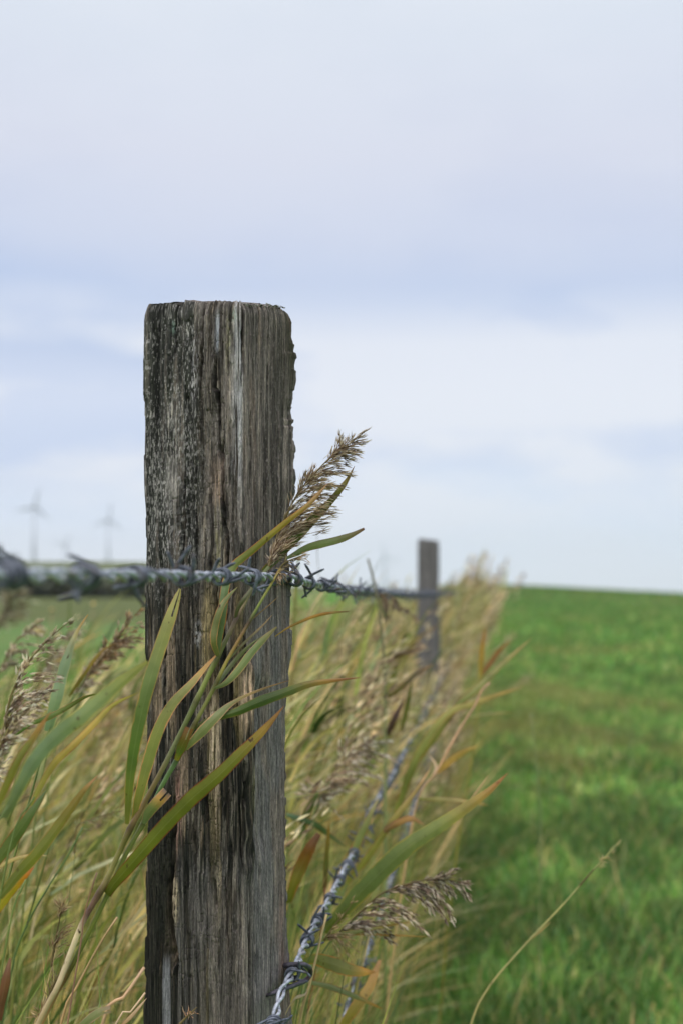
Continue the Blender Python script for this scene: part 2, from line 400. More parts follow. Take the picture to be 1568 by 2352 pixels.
def post_colour(s, px, y, z):
    def mixc(c, col, f):
        return c * (1 - f[:, None]) + lin(col) * f[:, None]
    n = len(s)
    q = s + .004 * (vn(s * 20, z * 4, 1) - .5)
    st = fbm(q * 330, z * 9, 40, 4)            # long streaks
    st2 = fbm(q * 700, z * 26, 44, 3)
    fl = fbm(q * 1250, z * 330, 50, 4)           # flecks
    big = fbm(q * 45, z * 7, 55, 4)
    left = sstep(562, 552, px + 8 * (big - .5))
    lowr = sstep(1300, 1420, y + 200 * (big - .5))
    # right-hand face: plain grey brown grain
    C = np.tile(lin((112, 103, 93)), (n, 1))
    C = mixc(C, (78, 72, 64), sstep(.52, .40, st)); C = mixc(C, (146, 134, 118), sstep(.55, .72, st) * .8)
    C = mixc(C, (66, 62, 54), sstep(.58, .70, st2) * .7); C = mixc(C, (150, 142, 132), sstep(.62, .75, fl) * .45)
    C = mixc(C, (120, 118, 116), lowr * sstep(575, 590, px) * .55)
    C = mixc(C, (62, 60, 42), sstep(618, 660, px) * sstep(960, 800, y) * sstep(.40, .58, big) * .9)
    C = mixc(C, (128, 106, 84), sstep(.55, .68, fbm(q * 60, z * 9, 61)) * .35)
    C = mixc(C, (122, 100, 88), sstep(632, 650, px) * sstep(2020, 2100, y) * sstep(.4, .6, st) * .7)
    # left-hand face: black-green weathered skin with pale flecks
    D = np.tile(lin((66, 66, 61)), (n, 1))
    D = mixc(D, (48, 49, 42), sstep(.55, .40, st)); D = mixc(D, (120, 110, 97), sstep(.56, .68, st) * .75)
    D = mixc(D, (62, 66, 44), sstep(470, 360, px) * sstep(1000, 760, y) * sstep(.42, .6, big) * .8)
    dens = .575 - .05 * sstep(900, 1000, y) * sstep(1400, 1200, y) + .04 * sstep(360, 335, px)
    D = mixc(D, (150, 147, 140), sstep(0, .10, fl + .22 * (big - .5) - dens) * .85)
    # browner, barer wood toward the ridge
    br = sstep(440, 470, px + 30 * (big - .5)) 
    D2 = np.tile(lin((110, 102, 92)), (n, 1)); D2 = mixc(D2, (66, 58, 48), sstep(.54, .40, st)); D2 = mixc(D2, (160, 145, 122), sstep(.58, .70, st2) * .6)
    D2 = mixc(D2, (50, 47, 40), sstep(.56, .64, fbm(q * 150, z * 22, 66, 4)) * .85)
    D = D * (1 - .75 * br[:, None]) + D2 * .75 * br[:, None]
    g = lambda cx, cy, wx, wy: np.exp(-((px - cx) / wx) ** 2 - ((y - cy) / wy) ** 4)
    D = mixc(D, (186, 180, 168), np.clip(g(393, 990, 6, 60) * 1.2, 0, 1) * sstep(.38, .55, st2))
    D = mixc(D, (166, 160, 150), np.clip(g(396, 1110, 11, 80), 0, 1) * sstep(.42, .58, st2) * .8)
    D = mixc(D, (164, 163, 162), np.clip(g(547, 900, 11, 230), 0, 1) * sstep(.45, .56, st) * .85)
    D = mixc(D, (150, 155, 160), g(503, 762, 7, 45) * sstep(.4, .6, st2)); D = mixc(D, (160, 158, 156), g(447, 850, 7, 80) * sstep(.42, .6, fl))
    D = mixc(D, (150, 150, 100), g(527, 790, 5, 60) * .6 * sstep(.4, .6, fl)); D = mixc(D, (128, 150, 128), g(540, 725, 5, 14) * sstep(.4, .5, fl)); D = mixc(D, (90, 108, 96), g(396, 752, 6, 16) * sstep(.4, .5, fl))
    D = mixc(D, (140, 134, 92), g(498, 1240, 9, 130) * .75 * sstep(.35, .6, st2)); D = mixc(D, (142, 122, 104), g(495, 1100, 14, 50) * .8)
    # lower half
    E = np.tile(lin((70, 63, 52)), (n, 1)); E = mixc(E, (36, 36, 29), sstep(.54, .42, st)); E = mixc(E, (126, 118, 104), sstep(.56, .66, st2) * .75)
    E = mixc(E, (134, 116, 92), sstep(.54, .66, fbm(q * 110, z * 10, 71, 4)) * .8); E = mixc(E, (100, 88, 50), sstep(.54, .64, fbm(q * 90, z * 8, 75, 4)) * .7 * sstep(410, 440, px))
    E = mixc(E, (92, 92, 92), sstep(1900, 2050, y) * sstep(400, 415, px) * .55 * sstep(.35, .55, st))
    E = mixc(E, (186, 162, 136), np.clip(g(567, 1590, 9, 50) + g(560, 1640, 7, 40), 0, 1) * sstep(.36, .5, st2)); E = mixc(E, (172, 158, 132), np.clip(g(490, 1700, 12, 90), 0, 1) * sstep(.40, .52, st2) * .9)
    E = mixc(E, (150, 150, 146), np.clip(g(455, 1455, 8, 30), 0, 1) * sstep(.45, .55, fl)); E = mixc(E, (140, 126, 84), g(474, 1460, 9, 120) * .7)
    E = mixc(E, (170, 164, 120), g(583, 1810, 6, 60) * sstep(.4, .55, fl)); E = mixc(E, (142, 112, 98), g(411, 1860, 6, 90) * sstep(.38, .52, st2))
    E = mixc(E, (196, 178, 146), g(407, 2070, 5, 45) * sstep(.4, .5, fl)); E = mixc(E, (180, 165, 134), g(502, 2050, 5, 70) * sstep(.4, .5, fl)); E = mixc(E, (160, 140, 112), g(499, 1850, 6, 90) * sstep(.42, .52, st2))
    E = mixc(E, (32, 33, 25), sstep(400, 388, px + 14 * (big - .5)) * sstep(1740, 1850, y) * sstep(.30, .40, st + .1) * .85)
    E = mixc(E, (122, 122, 124), sstep(368, 378, px) * sstep(398, 388, px) * sstep(2180, 2230, y) * sstep(.36, .5, st))
    E = mixc(E, (122, 98, 54), g(530, 2150, 9, 120) * sstep(.4, .55, st) * .7)
    D = D * (1 - lowr[:, None]) + E * lowr[:, None]
    grey = C.mean(1)[:, None]; C = C * .8 + grey * np.array([[1.0, 1.0, 1.0]]) * .2
    grey = D.mean(1)[:, None]; D = D * .85 + grey * np.array([[.98, 1.0, 1.02]]) * .15; mac = fbm(q * 110, z * 14, 83, 4)[:, None]; D = D * (.60 + .8 * mac); D = np.where(fbm(q * 240, z * 34, 87, 4)[:, None] > .60, D * .5, D)
    for cx_, cy_, wx_, wy_, k_ in ((567, 1590, 9, 50, (196, 166, 138)), (560, 1645, 6, 40, (190, 160, 132)), (490, 1700, 12, 90, (180, 162, 136)), (407, 2070, 5, 45, (206, 188, 154)), (411, 1870, 6, 90, (146, 114, 98)),
                                   (502, 2050, 5, 70, (184, 168, 138)), (583, 1810, 6, 60, (172, 166, 122)), (392, 985, 6, 60, (186, 178, 164)), (547, 880, 9, 200, (160, 160, 158)), (474, 1470, 8, 110, (142, 128, 90)), (500, 1130, 12, 40, (150, 128, 108))):
        D = mixc(D, k_, np.clip(g(cx_, cy_, wx_, wy_) * 1.1, 0, 1) * sstep(.44, .56, st2) * .85)
    edge = 562 + 20 * sstep(1420, 1560, y)
    lf = sstep(2, -3, px - edge + 6 * (vn(z * 30, 0 * z, 80) - .5))
    blend = sstep(1980, 2120, y)              # the two faces merge in colour low down
    lf = np.clip(lf * (1 - blend) + blend * sstep(600, 380, px), 0, 1)
    return (C * (1 - lf[:, None]) + D * lf[:, None]) * np.array([[1.02, .985, 1.02]])

m, nt = new_mat('weathered_wood'); out = N(nt, 'ShaderNodeOutputMaterial'); tc = N(nt, 'ShaderNodeTexCoord'); b = N(nt, 'ShaderNodeBsdfPrincipled')
ca = N(nt, 'ShaderNodeAttribute', attribute_name='Col').outputs['Color']
v = scale_vec(nt, tc.outputs['Object'], (1, 1, .05)); n1 = noise_(nt, v, 900, 4, .65)
v2 = scale_vec(nt, tc.outputs['Object'], (1, 1, .25)); n2 = noise_(nt, v2, 1500, 3, .6)
c = mix_(nt, 1, ca, ramp_(nt, n1, [(.34, (.45, .44, .43)), (.5, (1, 1, 1)), (.66, (1.7, 1.66, 1.6))]), 'MULTIPLY')
c = mix_(nt, .8, c, ramp_(nt, n2, [(.34, (.62, .62, .62)), (.66, (1.45, 1.45, 1.45))]), 'MULTIPLY')
nt.links.new(c, b.inputs['Base Color']); b.inputs['Roughness'].default_value = .88; b.inputs['Specular IOR Level'].default_value = .25
bp = N(nt, 'ShaderNodeBump'); bp.inputs['Strength'].default_value = .9; bp.inputs['Distance'].default_value = .0011
nt.links.new(math_(nt, 'ADD', n1, math_(nt, 'MULTIPLY', n2, .6)), bp.inputs['Height']); nt.links.new(bp.outputs[0], b.inputs['Normal']); nt.links.new(b.outputs[0], out.inputs[0])
M_WOOD = m

def build_post():
    sec = rounded_section(WA, DL, DR, LL, LR, [.012, .006, .008, .010], 0)
    tot = np.linalg.norm(np.diff(sec, axis=0), axis=1).sum()
    s, XY = resample(sec, lambda x: .00042 if x < LL + LR + .004 else .0022)
    n = len(s)
    nm = np.roll(XY, -1, 0) - np.roll(XY, 1, 0); nm /= np.linalg.norm(nm, axis=1)[:, None]; nm = np.stack([nm[:, 1], -nm[:, 0]], 1)
    px = CX + F * XY[:, 0] / XY[:, 1]
    kD = np.argmin(px[s < .03]); sD = s[kD]; sB = s[np.argmax(np.where(s < LL + LR + .02, px, -1e9))]
    front = sstep(LL + LR + .006, LL + LR - .004, s)
    zt = 1 + (HY - top_profile(px)) / F * XY[:, 1]
    zt = np.where(front > .5, zt, np.interp(s, [LL + LR, tot], [zt[np.searchsorted(s, LL + LR - .006)], zt[0]]))
    zt = zt + .0012 * (vn(s * 500, s * 0, 21) - .5)
    ts = np.r_[np.linspace(-.25, .55, 40, endpoint=False), np.linspace(.55, .990, 780), [.9935, .9965, .9985, .9996]]
    VV = []; CC = []
    for t in ts:
        inset = 0.0
        zb = np.where(t < .98, t / .98 * 1.205, 1.205 + (t - .98) / .02 * (zt - 1.205))
        if t > .99: inset = .0035 * ((t - .99) / .01) ** 2
        yy = HY - (zb - 1) * F / XY[:, 1]
        d = post_disp(s, px, yy, zb, sB, sD, front) - inset
        P = XY + nm * d[:, None]
        VV.append(np.c_[P, zb]); CC.append(post_colour(s, px, yy, zb))
    ctr = XY.mean(0)
    for f in (.93, .8, .55, .25, .02):
        P = ctr + (VV[len(ts) - 1][:, :2] - ctr) * f
        zc = zt * f + (1 - f) * 1.232 - .001 + .004 * (fbm(P[:, 0] * 200, P[:, 1] * 200, 5) - .5)
        VV.append(np.c_[P, zc]); CC.append(post_colour(s, px * 0 + 600, zc * 0 + 900, P[:, 0]) * .9)
    R = len(VV); V = np.vstack(VV)
    i = np.arange(R - 1)[:, None] * n; j = np.arange(n)[None]; j2 = (j + 1) % n
    Q = np.stack([i + j, i + j2, i + n + j2, i + n + j], -1).reshape(-1, 4)
    V[:, 0] -= ctr[0]; V[:, 1] -= ctr[1]
    o = mesh_obj('fence_post', V, Q, M_WOOD, col=np.vstack(CC))
    o.location = (ctr[0], ctr[1], 0)
    tag(o, 'thick weathered grey wooden fence post standing sharp in the foreground, splintered and cracked', 'fence post', 'wooden fence posts')
    return o, ctr, sec
POST, PCTR, PSEC = build_post()

def blob_cloud(centres, radii, cols, sub=1, squash=.6, seed=0):
    """rough little lumps joined in one bag"""
    import bmesh
    bm = bmesh.new(); bmesh.ops.create_icosphere(bm, subdivisions=sub, radius=1)
    bv = np.array([v.co[:] for v in bm.verts]); bf = np.array([[v.index for v in f.verts] for f in bm.faces]); bm.free()
    r = np.random.default_rng(seed); B = Bag()
    for c_, ra, co_ in zip(centres, radii, cols):
        v = bv * (1 + .45 * (r.random((len(bv), 1)) - .5)); v[:, 2] *= squash
        B.add(v * ra + c_, None, bf, C=co_)
    return B
# pale lichen crust along the top right of the post
cs = []; rs = []; cc = []
for k in range(110):
    px = rng.uniform(560, 640) if k < 80 else rng.uniform(500, 560)
    t = (px - 558) / 120 * LR if px > 558 else 0
    p2 = WA + DR * (max(t, 0) + .002) + (DL * (558 - px) / 228 * LL if px < 558 else 0)
    Yc = p2[1] + rng.uniform(.002, .012)
    zz_ = 1 + (HY - top_profile(px)) / F * p2[1] + rng.uniform(-.0012, .0003)
    cs.append(np.array([p2[0] + (Yc - p2[1]) * .3, Yc, zz_])); rs.append(rng.uniform(.0004, .0011))
    cc.append(lin([(180, 178, 170), (110, 104, 96), (76, 70, 62), (200, 198, 190)][k % 4], .7))
B = blob_cloud(cs, rs, cc, 1, .55, 4); o = B.obj('lichen', M_WOOD, POST)
o['label'] = 'pale crusty lichen on the top edge of the post'

def mk_staple(pts, r):
    P = catmull([at(*p) for p in pts], 44); V, Q, T = tube(P, r, 12)
    return child('staple', V, Q, M_STAPLE, POST, T=T)
mk_staple([(640, 2222, 1.045), (655, 2217, 1.028), (680, 2215, 1.026), (700, 2216, 1.03), (712, 2226, 1.038), (712, 2240, 1.042), (700, 2253, 1.035), (676, 2263, 1.018), (650, 2272, 1.005), (625, 2282, .999), (608, 2290, 1.004)],
          np.interp(np.linspace(0, 1, 44), [0, .9, 1], [.0021, .0021, .0007]))
mk_staple([(650, 1313, 1.04), (655, 1314, 1.02), (662, 1316, 1.0), (668, 1324, .992), (665, 1334, .998), (658, 1337, 1.02), (652, 1337, 1.04)], .0013)

def wood_simple(name, cx, cy, side, rot, top, label, seed):
    dl = np.array([-math.cos(rot), math.sin(rot)]); dr = np.array([math.sin(rot), math.cos(rot)])
    A = np.array([cx, cy]) - (dl + dr) * side / 2
    sec = rounded_section(A, dl, dr, side, side, [.006] * 4, 0); s, XY = resample(sec, lambda x: .0016); n = len(s)
    nm = np.roll(XY, -1, 0) - np.roll(XY, 1, 0); nm /= np.linalg.norm(nm, axis=1)[:, None]; nm = np.stack([nm[:, 1], -nm[:, 0]], 1)
    ctr = XY.mean(0); VV = []; CC = []
    for t in np.r_[np.linspace(-.2, .95, 200), .98, .995, 1.0]:
        zb = t * top + (t > .9) * (.006 * (vn(s * 90, s * 0, seed) - .5) + (XY[:, 0] - cx) * -.12)
        d = .003 * (fbm(s * 120, zb * 6, seed) - .5) * 2 + .004 * (fbm(s * 30, zb * 9, seed + 2) - .5) - (.003 if t >= .995 else 0) + (.006 * sstep(.85, .6, t) if True else 0)
        P = XY + nm * np.asarray(d)[:, None]; VV.append(np.c_[P, zb + 0 * s])
        st = fbm(s * 200, zb * 8, seed + 4); C = np.tile(lin((102, 99, 98)), (n, 1)) * (.45 + 1.05 * st[:, None])
        CC.append(C)
    last = VV[-1].copy()
    for f in (.6, .02):
        q = last.copy(); q[:, :2] = ctr + (last[:, :2] - ctr) * f; q[:, 2] = top * (1 - f) + last[:, 2] * f; VV.append(q); CC.append(CC[0])
    R = len(VV); V = np.vstack(VV) - np.array([*ctr, 0]); i = np.arange(R - 1)[:, None] * n; j = np.arange(n)[None]; j2 = (j + 1) % n
    Q = np.stack([i + j, i + j2, i + n + j2, i + n + j], -1).reshape(-1, 4)
    o = mesh_obj(name, V, Q, M_WOOD, col=np.vstack(CC)); o.location = (*ctr, 0)
    tag(o, label, 'fence post', 'wooden fence posts'); return o
FARP = wood_simple('fence_post', (983 - CX) / F * 4.82, 4.82, .076, .16, 1.0 + (HY - 1240) / F * 4.8,
            'second grey fence post further along the fence, blurred among the reeds', 61)

# ------------------------------------------------------------------ barbed wire
def make_wire(pts, label, seed, spacing=.078, r=.00150, pitch=.044, start=.03, ymax=6.4, step=.0019):
    r_ = np.random.default_rng(seed)
    C = np.array([at(*p) for p in pts]); L = np.linalg.norm(np.diff(C, axis=0), axis=1).sum()
    n = int(L / step); P = catmull(C, n); d = np.r_[0, np.cumsum(np.linalg.norm(np.diff(P, axis=0), axis=1))]
    P = P + np.c_[.0008 * (vn(d * 11, d * 0, seed) - .5), 0 * d, .0022 * (vn(d * 9, d * 0 + 4, seed) - .5)]
    T, Nn, Bb = frames(P)
    root = thing('barbed_wire', tuple(P[n // 2]), label, 'barbed wire', 'barbed wires of the fence')
    ph = d / pitch * 2 * math.pi + 1.2 * (vn(d * 14, d * 0, seed + 3) - .5)
    for k in range(2):
        a = ph + k * math.pi
        H = P + (Nn * np.cos(a)[:, None] + Bb * np.sin(a)[:, None]) * r * 1.42
        V, Q, Tr = tube(H, r, 8); child('strand', V, Q, M_WIRE, root, T=Tr)
    x = start + r_.uniform(0, .02); k = 0
    while x < d[-1] - .03:
        i = np.searchsorted(d, x); far = P[i][1] > 2.6
        fr = (T[i], Nn[i], Bb[i]); c0 = P[i]
        B = Bag()
        for w_ in range(2):
            off = (w_ - .5) * .0075 + r_.uniform(-.001, .001); rb = .00112; R = .0047 + .0006 * r_.random()
            turns = 1.4 + .5 * r_.random(); a0 = r_.uniform(0, 6.28); m_ = 26
            tt = np.linspace(0, 1, m_); an = a0 + tt * turns * 2 * math.pi * (1 if w_ else -1); ax = off + (tt - .5) * .0046 * (1 + r_.random() * .8)
            W = c0 + fr[0] * ax[:, None] + (fr[1] * np.cos(an)[:, None] + fr[2] * np.sin(an)[:, None]) * R
            def point(e, s_):
                a = an[e]; tg = (-fr[1] * math.sin(a) + fr[2] * math.cos(a)) * (1 if w_ else -1) * s_
                tg = tg + fr[0] * r_.uniform(-.55, .55) + (fr[1] * math.cos(a) + fr[2] * math.sin(a)) * .25
                tg /= np.linalg.norm(tg); ln = r_.uniform(.011, .019)
                q = np.linspace(.12, 1, 6)[:, None]
                bend = (fr[1] * math.cos(a) + fr[2] * math.sin(a)) * -.0012
                return W[e] + tg * ln * q + bend * q * q
            A = point(0, -1)[::-1]; Z_ = point(-1, 1)
            Pth = np.vstack([A, W, Z_]); Pth = catmull(Pth, 60)
            rr = np.full(60, rb); rr[0] = rr[-1] = rb * .45; rr[1] = rr[-2] = rb * .8
            V, Q, Tr = tube(Pth, rr, 6 if far else 8); B.add(V, Q, Tr)
        B.obj('barb', M_BARB, root)
        x += spacing * r_.uniform(.85, 1.2); k += 1
    return root
make_wire([(-1200, 1290, .30), (0, 1318, .484), (330, 1325, .654), (560, 1324, .866), (655, 1326, .995), (690, 1334, 1.06), (726, 1342, 1.16), (763, 1349, 1.28), (818, 1357, 1.53), (899, 1363, 2.12), (947, 1366, 2.76), (1014, 1364, 4.72), (1050, 1362, 6.6)],
          'top strand of twisted barbed wire, running at eye level across the front post', 11)
make_wire([(400, 3000, .60), (560, 2560, .80), (614, 2400, .925), (631, 2345, .965), (647, 2279, 1.0), (658, 2257, 1.008), (674, 2232, 1.03), (700, 2174, 1.095), (729, 2115, 1.185), (750, 2079, 1.243), (816, 1948, 1.515), (856, 1855, 1.80), (921, 1742, 2.30), (1020, 1542, 4.7), (1050, 1490, 6.4)],
          'middle strand of barbed wire held by the big staple low on the front post', 23)
make_wire([(600, 2900, 1.0), (760, 2440, 1.30), (808, 2287, 1.469), (872, 2101, 1.82), (925, 1932, 2.336), (985, 1742, 3.35), (1022, 1640, 4.7), (1050, 1560, 6.4)],
          'lowest strand of barbed wire, blurred among the reeds right of the front post', 37)

# ------------------------------------------------------------------ reed pieces
GREEN = (104, 120, 66); DKGREEN = (72, 92, 36); OLIVE = (124, 124, 56); YG = (150, 140, 62); TAN = (172, 142, 98); STRAW = (196, 168, 120); ORANGE = (176, 126, 62); GREY = (128, 140, 104); BROWN = (96, 66, 44); PINK = (206, 152, 116); PURPLE = (84, 60, 60)
KC = 1.0      # picture-like tones down to surface albedo
def px_m(wpx, Y): return wpx / F * Y

def leaf_arrays(pts, wpx, cols, edge=(150, 96, 52), prof=None, fold=.25, roll=0.0, nseg=34, seed=0, split=0.0, nu=7, wave=.0):
    C = np.array([at(*p) for p in pts]); P = catmull(C, nseg); t = np.linspace(0, 1, nseg)
    if prof is None: prof = [(0, .5), (.08, .75), (.3, 1), (.6, .85), (.85, .45), (1, .02)]
    W = np.interp(t, [a for a, _ in prof], [b_ for _, b_ in prof]) * wpx / F * np.array([p[1] for p in P])
    T = np.gradient(P, axis=0); T /= np.linalg.norm(T, axis=1)[:, None]
    view = P - np.array([0, 0, EYE]); view /= np.linalg.norm(view, axis=1)[:, None]
    Sd = np.cross(T, view); Sd /= np.linalg.norm(Sd, axis=1)[:, None]
    Nn = np.cross(Sd, T)
    rl = roll + .25 * np.sin(t * 5 + seed)
    S2 = Sd * np.cos(rl)[:, None] + Nn * np.sin(rl)[:, None]; N2 = -Sd * np.sin(rl)[:, None] + Nn * np.cos(rl)[:, None]
    W = W / np.maximum(np.cos(rl), .5)
    u = np.linspace(0, 1, nu); uu = (u - .5)
    r_ = np.random.default_rng(seed + 5)
    ew = 1 + .06 * (vn(t * 17, t * 0, seed) - .5)
    V = P[:, None] + S2[:, None] * (uu[None, :, None] * (W * ew)[:, None, None]) + N2[:, None] * ((np.abs(uu)[None, :, None] * 2) * fold * W[:, None, None] * .5)
    if wave: V = V + N2[:, None] * (wave * W[:, None, None] * np.sin(t * 26 + seed)[:, None, None] * (uu * 2)[None, :, None])
    col = np.stack([np.interp(t, [a for a, _ in cols], [lin(c_)[k] for _, c_ in cols]) for k in range(3)], 1) * KC
    Cc = np.repeat(col[:, None], nu, 1).copy()
    i = np.arange(nseg - 1)[:, None]; j = np.arange(nu - 1)[None]
    Q = np.stack([i * nu + j, i * nu + j + 1, (i + 1) * nu + j + 1, (i + 1) * nu + j], -1)
    if split > 0:
        mid = nu // 2; keep = np.ones((nseg - 1, nu - 1), bool); k0 = int(nseg * (1 - split)); keep[k0:, mid - 1] = False
        Q = Q[keep]
    U = np.stack([np.broadcast_to(u, (nseg, nu)), np.broadcast_to(t[:, None], (nseg, nu))], -1)
    return V.reshape(-1, 3), Q.reshape(-1, 4), Cc.reshape(-1, 3), U.reshape(-1, 2), np.tile(lin(edge) * KC, (nseg * nu, 1))

def add_leaf(root, pts, wpx, cols, **k):
    V, Q, C, U, E = leaf_arrays(pts, wpx, cols, **k)
    return child('leaf', V, Q, M_LEAF, root, col=C, uv=U, edge=E)

def stem_part(root, pts, wpx, cols, nodes=(), n=70, ycols=None):
    C = np.array([at(*p) for p in pts]); P = catmull(C, n); t = np.linspace(0, 1, n)
    ww = np.interp(t, np.linspace(0, 1, len(wpx)), wpx) / F * P[:, 1] / 2
    for nd in nodes:
        q = at(*nd); k = np.argmin(np.linalg.norm(P - q, axis=1)); ww = ww * (1 + .35 * np.exp(-((np.arange(n) - k) / .8) ** 2))
    V, Q, T = tube(P, ww, 9)
    col = np.stack([np.interp(t, [a for a, _ in cols], [lin(c_)[k] for _, c_ in cols]) for k in range(3)], 1) * KC
    if ycols:
        yy = HY - (P[:, 2] - EYE) / P[:, 1] * F; yc = sorted(ycols)
        col = np.stack([np.interp(yy, [a for a, _ in yc], [lin(c_)[k] for _, c_ in yc]) for k in range(3)], 1) * KC * 1.15
    for nd in nodes:
        q = at(*nd); k = np.argmin(np.linalg.norm(P - q, axis=1)); f = np.exp(-((np.arange(n) - k) / .7) ** 2)[:, None] * .7; col = col * (1 - f) + lin((58, 44, 30)) * f
    Cc = np.vstack([np.repeat(col, 9, 0), col[0], col[-1]])
    return child('stem', V, Q, M_STEM, root, T=T, col=Cc)

def ground_ext(p0, p1=None, drift=.18):
    """continue a stem from its lowest drawn point down to the soil: returns layout-style tuples"""
    a = at(*p0); out_ = []
    for f in (.8, .55, .28, 0.0):
        z_ = a[2] * f; dz = a[2] - z_; X = a[0] - drift * dz * (.4 + .6 * f); Y = a[1] + .03 * dz
        if f == 0: z_ = float(hill(X, Y)) - .02
        out_.append((CX + X / Y * F, HY - (z_ - EYE) / Y * F, Y))
    return out_[::-1]

PC_BROWN = [((104, 80, 68), 3), ((72, 54, 48), 1.6), ((150, 122, 102), 3), ((214, 198, 180), 2.8), ((176, 152, 130), 2.4)]
PC_PALE = [((150, 122, 108), 2.4), ((222, 208, 196), 3), ((110, 84, 72), 1.6), ((190, 168, 152), 2.4), ((240, 232, 226), 2)]
PC_TAN = [((176, 140, 104), 3), ((130, 98, 72), 2), ((206, 178, 146), 2)]
def spikelets(P0, D, L, W, rr):
    """crossed slim diamonds; all arrays N"""
    n = len(P0); D = D / np.linalg.norm(D, axis=1)[:, None]
    a = np.cross(D, rr.normal(size=(n, 3))); a /= np.linalg.norm(a, axis=1)[:, None]; b_ = np.cross(D, a)
    V = []; 
    for s_ in (a, b_):
        V += [P0, P0 + D * (L * .38)[:, None] + s_ * W[:, None], P0 + D * L[:, None] + a * (L * .06)[:, None], P0 + D * (L * .38)[:, None] - s_ * W[:, None]]
    V = np.stack(V, 1).reshape(-1, 3); k = np.arange(n)[:, None] * 8
    Q = np.concatenate([k + np.array([[0, 1, 2, 3]]), k + np.array([[4, 5, 6, 7]])], 0)
    return V, Q
def plume_arrays(rachis, ends, pal, seed, n_auto=30, slen=.0080, dens=1.0, swid=.00037, thread=.00022):
    rr = np.random.default_rng(seed)
    R = catmull([at(*p) for p in rachis], 80); B = Bag()
    E = [(at(e[0], e[1], e[2] if len(e) > 2 else R[40][1]), e[3] if len(e) > 3 else None) for e in ends]
    cp = np.array([c_ for c_, _ in pal], float); cw = np.array([w_ for _, w_ in pal]); cw = cw / cw.sum()
    def start_for(e):
        # leave the rachis well below the end point
        d_ = np.linalg.norm(R - e, axis=1); k = int(np.argmin(d_)); back = int(6 + d_[k] / (np.linalg.norm(R[-1] - R[0]) + 1e-9) * 85)
        return max(0, k - back)
    jobs = [(start_for(e), e, 1.0) for e, _ in E]
    EE = np.array([e for e, _ in E])
    for k in range(n_auto):
        a = rr.integers(len(EE)); b2 = min(len(EE) - 1, a + 1); f = rr.random(); e = EE[a] * (1 - f) + EE[b2] * f
        s0 = start_for(e); g = rr.uniform(.45, 1.0); e2 = R[s0] + (e - R[s0]) * g + rr.normal(size=3) * .004
        jobs.append((start_for(e2), e2, .8))
    for s0, e, th in jobs:
        p0 = R[s0]; t0 = R[min(s0 + 3, 79)] - R[max(s0 - 3, 0)]; t0 = t0 / np.linalg.norm(t0); L = np.linalg.norm(e - p0)
        if L < .004: continue
        p1 = p0 + t0 * L * .5; tt = np.linspace(0, 1, 16)[:, None]
        e = e + np.array([0, rr.normal() * L * .12, 0])
        Br = p0 * (1 - tt) ** 2 + p1 * 2 * tt * (1 - tt) + e * tt * tt
        V, Q, T = tube(Br, thread, 3, False); B.add(V, Q, None, C=lin((120, 92, 66)) * KC)
        ns = max(6, int(L / .00115 * dens * th)); q = np.sqrt(rr.uniform(.04, 1, ns)); i = np.clip((q * 15).astype(int), 0, 14); f = (q * 15 - i)[:, None]
        P = Br[i] * (1 - f) + Br[i + 1] * f; Tg = Br[i + 1] - Br[i]; Tg /= np.linalg.norm(Tg, axis=1)[:, None]
        D = Tg + rr.normal(size=(ns, 3)) * .2; Ls = slen * rr.uniform(.6, 1.25, ns)
        P = P + rr.normal(size=(ns, 3)) * .0011 - Tg * (Ls * .4)[:, None]
        V, Q = spikelets(P, D, Ls, swid * rr.uniform(.6, 1.35, ns), rr)
        ci = rr.choice(len(cp), ns, p=cw); c0 = lin(cp[ci]) * KC * rr.uniform(.8, 1.2, (ns, 1)); c1 = c0 * .4 + lin((226, 210, 190)) * KC * .6
        C = np.stack([c0 * .8, c0, c1, c0] * 2, 1).reshape(-1, 3)
        B.add(V, Q, None, C=C)
    V, Q, T = tube(R, np.linspace(.0011, .0003, 80), 6); B.add(V, Q, T, C=lin((120, 104, 66)) * KC)
    return B
def add_plume(root, rachis, ends, pal=PC_BROWN, seed=1, **k):
    return plume_arrays(rachis, ends, pal, seed, **k).obj('plume', M_PLUME, root)

def reed(label, base, name='reed', cat='reed', group='reeds along the fence'):
    b_ = at(*base); return thing(name, (b_[0], b_[1], float(hill(b_[0], b_[1]))), label, cat, group)

# --- hero reed A: the tall one with the big brown plume ---------------------------------
GE = ground_ext((88, 2352, .90), drift=.55)
A = reed('tall reed with big brown feathery plume rising right of the front post top', GE[0])
stem_part(A, GE + [(88, 2352, .90), (132, 2268, .90), (160, 2196, .905), (192, 2116, .905), (240, 2032, .905), (270, 1968, .905), (299, 1905, .905), (340, 1830, .905), (390, 1735, .905), (452, 1609, .91), (501, 1507, .915), (543, 1424, .925), (580, 1351, .935), (617, 1303, .95)],
          [11, 12, 13, 14, 15, 15, 15, 15, 14, 13, 13, 12, 11, 8], [(0, STRAW), (.52, (200, 176, 140)), (.60, PURPLE), (.66, OLIVE), (.72, (140, 118, 66)), (.80, (112, 112, 70)), (.9, GREEN), (1, (120, 112, 78))], [(246, 2047, .905), (299, 1907, .905), (452, 1609, .91), (501, 1507, .915), (543, 1424, .925)], n=140,
  ycols=[(2352, (190, 160, 120)), (2140, (206, 186, 150)), (2112, (84, 62, 64)), (2060, (112, 84, 66)), (2000, (138, 128, 74)), (1915, (128, 116, 60)), (1900, (130, 104, 66)), (1780, (124, 108, 70)), (1730, (116, 118, 78)), (1612, (118, 126, 66)), (1500, (112, 120, 56)), (1460, (96, 90, 58)), (1424, (120, 96, 76)), (1350, (104, 108, 70))])
Z = lambda x, y, Y=.965: (574.2 + .1831 * x, 964.6 + .1831 * y, Y)
